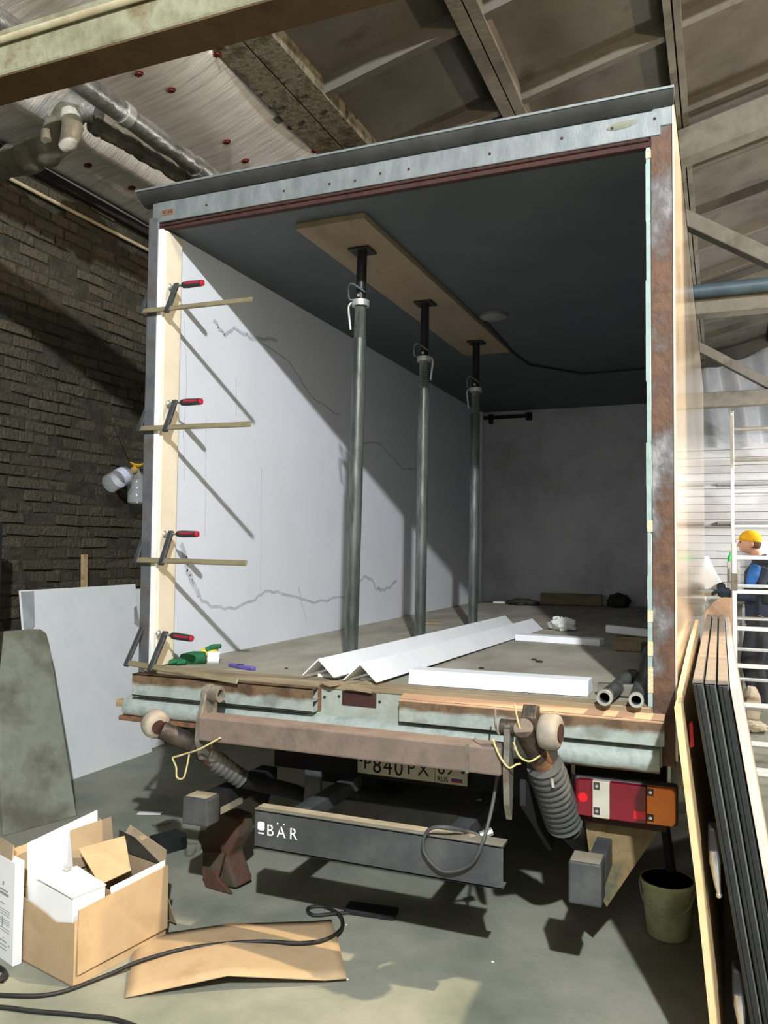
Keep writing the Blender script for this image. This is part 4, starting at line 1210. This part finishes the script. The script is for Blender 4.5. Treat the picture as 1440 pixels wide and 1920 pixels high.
for k in range(8):
    r_ = random.Random(50 + k)
    x, y = r_.uniform(.9, 2.1), r_.uniform(-.75, .1)
    MB().ball((x, y, .002), r_.uniform(.003, .006), 4, (1.5, 1, .6)).build('floor_crumb', 'paper_white' if k % 2 else 'dark_dirt', label='tiny white crumb lying on the bare concrete before the truck' if k % 2 else 'tiny dark crumb lying on the bare concrete before the truck', cat='debris', group='white crumbs on the concrete floor' if k % 2 else 'dark crumbs on the concrete floor')

# bucket
bk = thing('bucket', 'dirty pale green plastic bucket on the floor behind the plywood sheet', 'bucket', (2.235, .50, 0))
c = Vector((2.235, .50, 0))
pr = [(0.002, .072), (.01, .08), (.21, .102), (.215, .108), (.225, .108), (.225, .10), (.02, .075)]
MB().tube([c + Zv * z for z, _ in pr], [r for _, r in pr], 28).build('pail', 'bucket_green', bk, smooth=50)
MB().tube(spline([c + Vector((-.11, 0, .205)), c + Vector((-.08, -.09, .15)), c + Vector((0, -.125, .12)), c + Vector((.08, -.09, .15)), c + Vector((.11, 0, .205))]), .003, 6).build('handle', 'zinc', bk, smooth=60)
MB().tube([c + Vector((.04, .03, .05)), c + Vector((-.02, .16, .40))], .02, 10).build('broom_handle', 'chassis_black', smooth=60, label='dark stick standing in the pale green bucket', cat='stick')

# ------------------------------------------------------------------ doors and sheets leaning at the right side
Y0, Y1 = -.50, 2.2


def lean(name, m, xt, zt, xb, th, parent, y0=Y0, y1=Y1, bevel=.002, **k):
    return MB().prism([(xt, y0, zt), (xt + th, y0, zt + .002), (xb + th, y0, .001), (xb, y0, .001)], (0, y1 - y0, 0)).build(name, m, parent, bevel=bevel, **k)


ply = MB().prism([(2.322, -.56, 1.10), (2.336, -.56, 1.105), (2.4, -.56, .55), (2.444, -.56, .001), (2.426, -.56, .001), (2.384, -.56, .55)], (0, .02, 0))
ps = thing('plywood_sheet', 'thin pale plywood sheet leaning on the truck side', 'plywood', (2.4, .6, 0))
MB().prism([(2.318, -.56, 1.105), (2.334, -.56, 1.110), (2.392, -.56, .6), (2.446, -.56, .001), (2.428, -.56, .001), (2.374, -.56, .6)], (0, 2.3, 0)).build('sheet', 'ply_edge', ps)
MB().prism([(2.318, -.40, 1.10), (2.334, -.40, 1.10), (2.334, .5, 1.15), (2.334, 1.6, 1.17), (2.318, 1.6, 1.17), (2.318, .5, 1.15)], (0, 0, .02)).build('torn_edge', 'ply_edge', ps)
for n, (dx, lab) in enumerate([(0.0, 'removed truck door with black rubber edge, innermost of the leaning stack'), (.034, 'removed truck door with black rubber edge, middle of the leaning stack'), (.068, 'removed truck door with black rubber edge, outer one of the leaning stack')]):
    d = thing('truck_door', lab, 'door', (2.47 + dx, .8, 0), group='removed truck doors')
    xt, xb, zt = 2.364 + dx, 2.548 + dx, 1.17
    lean('leaf', 'door_skin', xt, zt, xb, .030, d, Y0 + .012, Y1)
    for o_, wd_, dp in ((.003, .009, .014), (.0125, .013, .018)):
        MB().prism([(xt + o_, Y0 + .012, zt - .004), (xt + o_ + wd_, Y0 + .012, zt - .004), (xb + o_ + wd_, Y0 + .012, .003), (xb + o_, Y0 + .012, .003)], (0, -dp, 0)).build('edge_seal', 'door_gasket', d, bevel=0.0015)
    lean('top_edge', 'door_top', xt - .001, zt + .008, xt + .002, .029, d, Y0 + .002, Y1) if False else MB().prism([(xt + .001, Y0 + .004, zt - .002), (xt + .029, Y0 + .004, zt), (xt + .029, Y0 + .004, zt + .010), (xt + .003, Y0 + .004, zt + .009)], (0, Y1 - Y0 - .01, 0)).build('top_edge', 'door_top', d)
    if n == 0:
        for z_, s in ((.66, 1), (.27, 1)):
            x_ = xt + (xb - xt) * (1 - z_ / zt)
            hb = MB().box(x_ - .040, x_ - .002, Y0 + .03, Y0 + .10, z_ - .01, z_ + .09).build('lock_body', 'chassis_black', d, bevel=0.006)
            MB().tube([(x_ - .024, Y0 + .02, z_ + .03), (x_ - .022, Y0 + .015, z_ - .0), (x_ - .016, Y0 + .012, z_ - .06), (x_ - .012, Y0 + .012, z_ - .085)], [.012, .015, .009, .006], 12).build('lock_handle', 'chrome', hb, smooth=60)
            MB().ball((x_ - .012, Y0 + .012, z_ - .09), .009, 6).build('lock_pin', 'chrome', hb, smooth=60)
        MB().box(xt + .02, xt + .05, Y0 + .02, Y0 + .06, .80, .84).build('hinge_plate', 'bracket_tan', d) if False else None
MB().prism([(2.352, -.40, 1.03), (2.362, -.40, 1.035), (2.366, -.40, .965), (2.356, -.40, .96)], (0, .03, 0)).build('red_tag', 'print_red', label='small red tag between the plywood and the leaning doors', cat='tag')
wd = thing('white_sheet', 'white edged sheet, outermost of the stack leaning on the truck side', 'panel', (2.56, .8, 0))
lean('board', 'door_white', 2.466, 1.165, 2.652, .022, wd, Y0 - .01, Y1)
# brown board behind the stack
MB().grid(lambda u, v: (2.345 + .165 * u, 2.62 + .04 * math.sin(u * 3), (1.16 + .10 * math.sin(min(1, u * 1.3) * 1.6)) * v), 14, 6).build('brown_board', 'brown_board', thick=0.008, smooth=60, label='bent brown board standing behind the leaning doors', cat='board')

# ------------------------------------------------------------------ ladder
ld = thing('step_ladder', 'tall aluminium extension step ladder standing right of the truck', 'ladder', (2.75, 3.6, 0))
for x in (2.535, 3.0):
    MB().box(x - .014, x + .014, 3.24, 3.29, 0.0, 1.62).build('front_rail', 'ladder_white', ld, bevel=0.003)
    MB().box(x - .018, x + .006, 3.30, 3.345, 0.62, 2.56).build('extension_rail', 'aluminium', ld, bevel=0.003)
    MB().bar((x + .008, 3.38, 1.62), (x + .002, 4.35, 0.0), .026, .05, up=(0, 1, 0)).build('rear_rail', 'aluminium', ld, bevel=0.003)
    MB().box(x - .02, x + .02, 3.23, 3.36, 1.28, 1.40).build('hinge', 'bracket_grey', ld, bevel=0.004)
    MB().ball((x - .006, 3.322, 2.57), .012, 6).build('rail_cap', 'chrome', ld)
for z in (1.514, 1.272, 1.012, .75, .48, .215):
    MB().box(2.54, 3.0, 3.245, 3.285, z - .014, z + .014).build('rung', 'ladder_white', ld, bevel=0.004)
for z in (2.436, 2.214, 1.985, 1.737):
    MB().box(2.53, 3.0, 3.305, 3.34, z - .012, z + .012).build('rung', 'aluminium', ld, bevel=0.004)
for z in (1.30, 1.05, .80, .55, .30):
    y = 3.38 + .97 * (1.62 - z) / 1.62
    MB().box(2.545, 3.0, y - .018, y + .018, z - .012, z + .012).build('rung', 'aluminium', ld, bevel=0.004)
MB().box(2.42, 3.15, 3.235, 3.295, 0.0, .045).build('stabiliser', 'ladder_white', ld, bevel=0.004)

# ------------------------------------------------------------------ worker, bench, far things
per = thing('person', 'worker in yellow cap and navy blue jacket bending to a bench behind the ladder', 'person', (2.86, 5.85, 0))
b = MB()
# one continuous body: legs, trunk, arms, neck, head with nose and ears, hands with fingers
hipL, hipR = Vector((2.82, 5.76, .93)), Vector((2.84, 5.96, .93))
b.tube([hipL, (2.77, 5.75, .70), (2.72, 5.74, .49), (2.76, 5.74, .28), (2.78, 5.74, .07)], [.085, .082, .058, .056, .04], 14)
b.tube([hipR, (2.85, 5.96, .70), (2.83, 5.97, .49), (2.88, 5.97, .28), (2.90, 5.97, .07)], [.085, .082, .058, .056, .04], 14)
b.tube([(2.84, 5.86, .88), (2.84, 5.86, 1.02), (2.84, 5.86, 1.20), (2.83, 5.86, 1.36), (2.81, 5.86, 1.44)], [.125, .135, .145, .14, .085], 16)
b.tube([(2.82, 5.72, 1.40), (2.83, 6.0, 1.40)], .075, 12)
b.tube([(2.82, 5.70, 1.40), (2.78, 5.66, 1.25), (2.72, 5.66, 1.13), (2.58, 5.68, 1.13), (2.50, 5.70, 1.14)], [.065, .055, .048, .040, .030], 12)
b.tube([(2.83, 6.02, 1.40), (2.79, 6.07, 1.24), (2.72, 6.06, 1.12), (2.58, 6.02, 1.11), (2.50, 6.0, 1.12)], [.065, .055, .048, .040, .030], 12)
b.tube([(2.82, 5.86, 1.42), (2.79, 5.86, 1.50), (2.765, 5.86, 1.56)], [.062, .055, .055], 12)
b.ball((2.715, 5.86, 1.645), .1, 10, (.98, .76, 1.10))
b.ball((2.665, 5.86, 1.595), .06, 8, (.8, .8, .75))
b.tube([(2.625, 5.86, 1.655), (2.603, 5.86, 1.622), (2.625, 5.86, 1.61)], [.012, .016, .012], 8)
for s in (-1, 1):
    b.ball((2.735, 5.86 + .078 * s, 1.635), .03, 6, (.6, .35, 1))
for y in (5.70, 6.0):
    b.ball((2.46, y, 1.145), .045, 8, (1, .85, .5))
    for k, l in enumerate((.052, .062, .066, .056)):
        yy = y - .032 + k * .021
        b.tube([(2.43, yy, 1.15), (2.43 - l * .6, yy, 1.148), (2.43 - l, yy, 1.125)], [.0095, .009, .008], 8)
    b.tube([(2.475, y + .035, 1.14), (2.45, y + .06, 1.13), (2.425, y + .062, 1.12)], [.011, .010, .009], 8)
b.build('body', 'skin', per, remesh=.009)
j = MB()
j.tube([(2.85, 5.86, .84), (2.85, 5.86, .98), (2.845, 5.86, 1.20), (2.835, 5.86, 1.38), (2.815, 5.86, 1.47)], [.185, .185, .19, .175, .085], 18)
j.tube([(2.825, 5.71, 1.41), (2.835, 6.01, 1.41)], .092, 12)
j.tube([(2.825, 5.69, 1.40), (2.78, 5.655, 1.25), (2.72, 5.655, 1.13), (2.58, 5.68, 1.13), (2.53, 5.69, 1.14)], [.088, .078, .070, .056, .045], 12)
j.tube([(2.835, 6.03, 1.40), (2.79, 6.075, 1.24), (2.72, 6.06, 1.12), (2.58, 6.02, 1.11), (2.53, 6.01, 1.12)], [.088, .078, .070, .056, .045], 12)
j.tube([(2.815, 5.86, 1.46), (2.795, 5.86, 1.515)], [.082, .075], 14)
j.build('jacket', 'jacket_navy', per, remesh=.012)
s_ = MB()
s_.tube([(2.765, 5.62, 1.42), (2.735, 5.59, 1.33), (2.705, 5.59, 1.22)], [.050, .055, .040], 12)
s_.build('sleeve_panel', 'jacket_blue', per, remesh=.010)
MB().tube([(2.82, 5.66, 1.365), (2.88, 5.655, 1.39), (2.96, 5.68, 1.40)], .016, 8).build('reflective_band', 'reflective', per, smooth=60)
v_ = MB()
v_.tube([(2.89, 5.74, 1.05), (2.88, 5.74, 1.22), (2.88, 5.75, 1.32)], [.10, .11, .09], 14)
v_.build('vest', 'vest_dark', per, remesh=.012)
tr = MB()
tr.tube([(2.84, 5.86, .99), (2.84, 5.86, .84)], [.165, .17], 16)
tr.tube([(2.82, 5.765, .92), (2.77, 5.75, .70), (2.72, 5.74, .49), (2.76, 5.74, .28), (2.78, 5.74, .10)], [.125, .125, .105, .10, .095], 14)
tr.tube([(2.84, 5.955, .92), (2.85, 5.96, .70), (2.83, 5.97, .49), (2.88, 5.97, .28), (2.90, 5.97, .10)], [.125, .125, .105, .10, .095], 14)
tr.build('trousers', 'trousers_dark', per, remesh=.012)
for x, y in ((2.76, 5.74), (2.88, 5.97)):
    bo = MB()
    bo.tube([(x + .05, y, .05), (x - .06, y, .045), (x - .15, y, .035)], [.05, .048, .034], 12)
    bo.tube([(x + .02, y, .05), (x + .02, y, .14)], .052, 12)
    for p in bo.v:
        p.z = max(p.z, .002)
    bo.build('boot', 'boot', per, remesh=.010)
for y in (5.70, 6.0):
    g_ = MB()
    g_.tube([(2.53, y, 1.14), (2.47, y, 1.145), (2.43, y, 1.148)], [.044, .052, .040], 10)
    for k, l in enumerate((.052, .062, .066, .056)):
        yy = y - .034 + k * .022
        g_.tube([(2.44, yy, 1.15), (2.43 - l * .6, yy, 1.148), (2.425 - l, yy, 1.124)], [.0125, .012, .011], 8)
    g_.tube([(2.475, y + .036, 1.14), (2.45, y + .062, 1.13), (2.42, y + .064, 1.12)], [.015, .0135, .012], 8)
    g_.build('glove', 'jacket_navy', per, remesh=.006)
cp_ = MB()
cp_.ball((2.722, 5.86, 1.678), .108, 10, (1.0, .82, .88))
for p in cp_.v:
    p.z = max(p.z, 1.672 - (p.x - 2.63) * .12)
cp_.prism([(2.64, 5.80, 1.68), (2.585, 5.83, 1.672), (2.575, 5.86, 1.671), (2.585, 5.89, 1.672), (2.64, 5.92, 1.68)], (0, 0, .010))
cp_.build('cap', 'cap_cloth', per, smooth=60)
hr = MB().ball((2.735, 5.86, 1.645), .098, 10, (.92, .84, .9))
for p in hr.v:
    p.x = max(p.x, 2.715)
    p.z = max(p.z, 1.585)
hr.build('hair', 'hair_brown', per, smooth=60)
for s in (-1, 1):
    MB().ball((2.632, 5.86 + .034 * s, 1.648), .009, 6).build('eye', 'print_black', per)
MB().box(2.619, 2.632, 5.838, 5.882, 1.578, 1.585).build('mouth', 'lens_red', per) if False else None

wb_ = thing('work_bench', 'grey work bench cluttered with tools behind the worker', 'bench', (2.7, 7.5, 0))
MB().box(2.24, 3.6, 7.2, 7.85, .98, 1.03).build('bench_top', 'ladder_white', wb_, bevel=0.005)
MB().box(2.26, 3.55, 7.24, 7.8, .50, .53).build('shelf', 'bench_grey', wb_, bevel=0.005)
for x in (2.29, 3.56):
    for y in (7.24, 7.81):
        MB().box(x - .03, x + .03, y - .03, y + .03, 0, .98).build('leg', 'bench_grey', wb_)
sw = thing('bench_saw', 'white bench saw with slanted guard on the work bench', 'saw', (2.36, 7.5, 1.03))
MB().box(2.24, 2.5, 7.38, 7.66, 1.031, 1.10).build('base', 'bench_grey', sw, bevel=0.006)
MB().prism([(2.25, 7.45, 1.10), (2.50, 7.45, 1.10), (2.40, 7.45, 1.30), (2.31, 7.45, 1.50), (2.25, 7.45, 1.50)], (0, .06, 0)).build('guard', 'tool_white', sw, bevel=0.01)
MB().tube([(2.45, 7.36, 1.14), (2.45, 7.5, 1.14)], .05, 14).build('motor', 'chassis_black', sw, smooth=50)
MB().box(2.52, 2.66, 7.55, 7.72, 1.031, 1.44).box(2.54, 2.64, 7.53, 7.56, 1.2, 1.36).build('machine_box', 'bench_grey', bevel=0.008, label='grey machine box on the bench beside the saw', cat='machine')
MB().tube([(2.56, 7.64, 1.441), (2.56, 7.64, 1.50), (2.56, 7.64, 1.52), (2.56, 7.64, 1.55)], [.035, .035, .015, .015], 14).build('spray_bottle', 'tool_green', smooth=50, label='small bright green bottle on top of the grey machine box', cat='bottle')
MB().obox((2.55, 7.32, 1.048), (.28, .02, 0), (-.005, .05, 0), (0, 0, .015)).build('bench_plank', 'plywood', label='wooden plank lying along the work bench front', cat='plank')
MB().box(2.34, 2.66, 6.35, 6.75, 0.0, 1.0).box(2.3, 2.7, 6.3, 6.8, 1.0, 1.06).build('tool_cabinet', 'bench_grey', bevel=0.01, label='grey tool cabinet in front of the worker', cat='cabinet')
MB().box(3.0, 3.5, 12.4, 12.7, 0.5, 1.75).build('white_cabinet', 'carton_white', bevel=0.01, label='white cabinet far behind the worker', cat='cabinet')
MB().box(2.95, 3.55, 12.4, 12.75, 0.0, 0.5).build('cabinet_plinth', 'bench_grey', bevel=0.01, label='grey base block under the far white cabinet', cat='block')
lump('cloth_sack', (2.70, 5.2, .14), (.085, .12, .18), 'sack_beige', 12, 'beige cloth sack on the floor at the worker feet', 'sack', rough=.10)
lump('cloth_sack', (2.70, 4.75, .045), (.11, .12, .05), 'sack_beige', 13, 'flat grey beige sack lying before the upright sack', 'sack', rough=.15)
# plastic drape
MB().grid(lambda u, v: (1.6 + 5.4 * u, 12.55 + .06 * math.sin(u * 70 + v * 3) + .04 * math.sin(u * 31 + v * 5), 3.42 + .05 * math.sin(u * 25) + (rz(1.6 + 5.4 * u) - .25 - 3.42) * v), 220, 14).build('plastic_drape', 'drape_film', smooth=70, label='grey translucent plastic curtain hanging under the far roof', cat='curtain')
for z in (2.75, 2.05):
    sf = MB().box(2.4, 5.0, 12.72, 13.0, z, z + .05).build('wall_shelf', 'bench_grey', bevel=0.004, label='upper grey shelf on the white far wall' if z > 2.5 else 'lower grey shelf on the white far wall', cat='shelf')
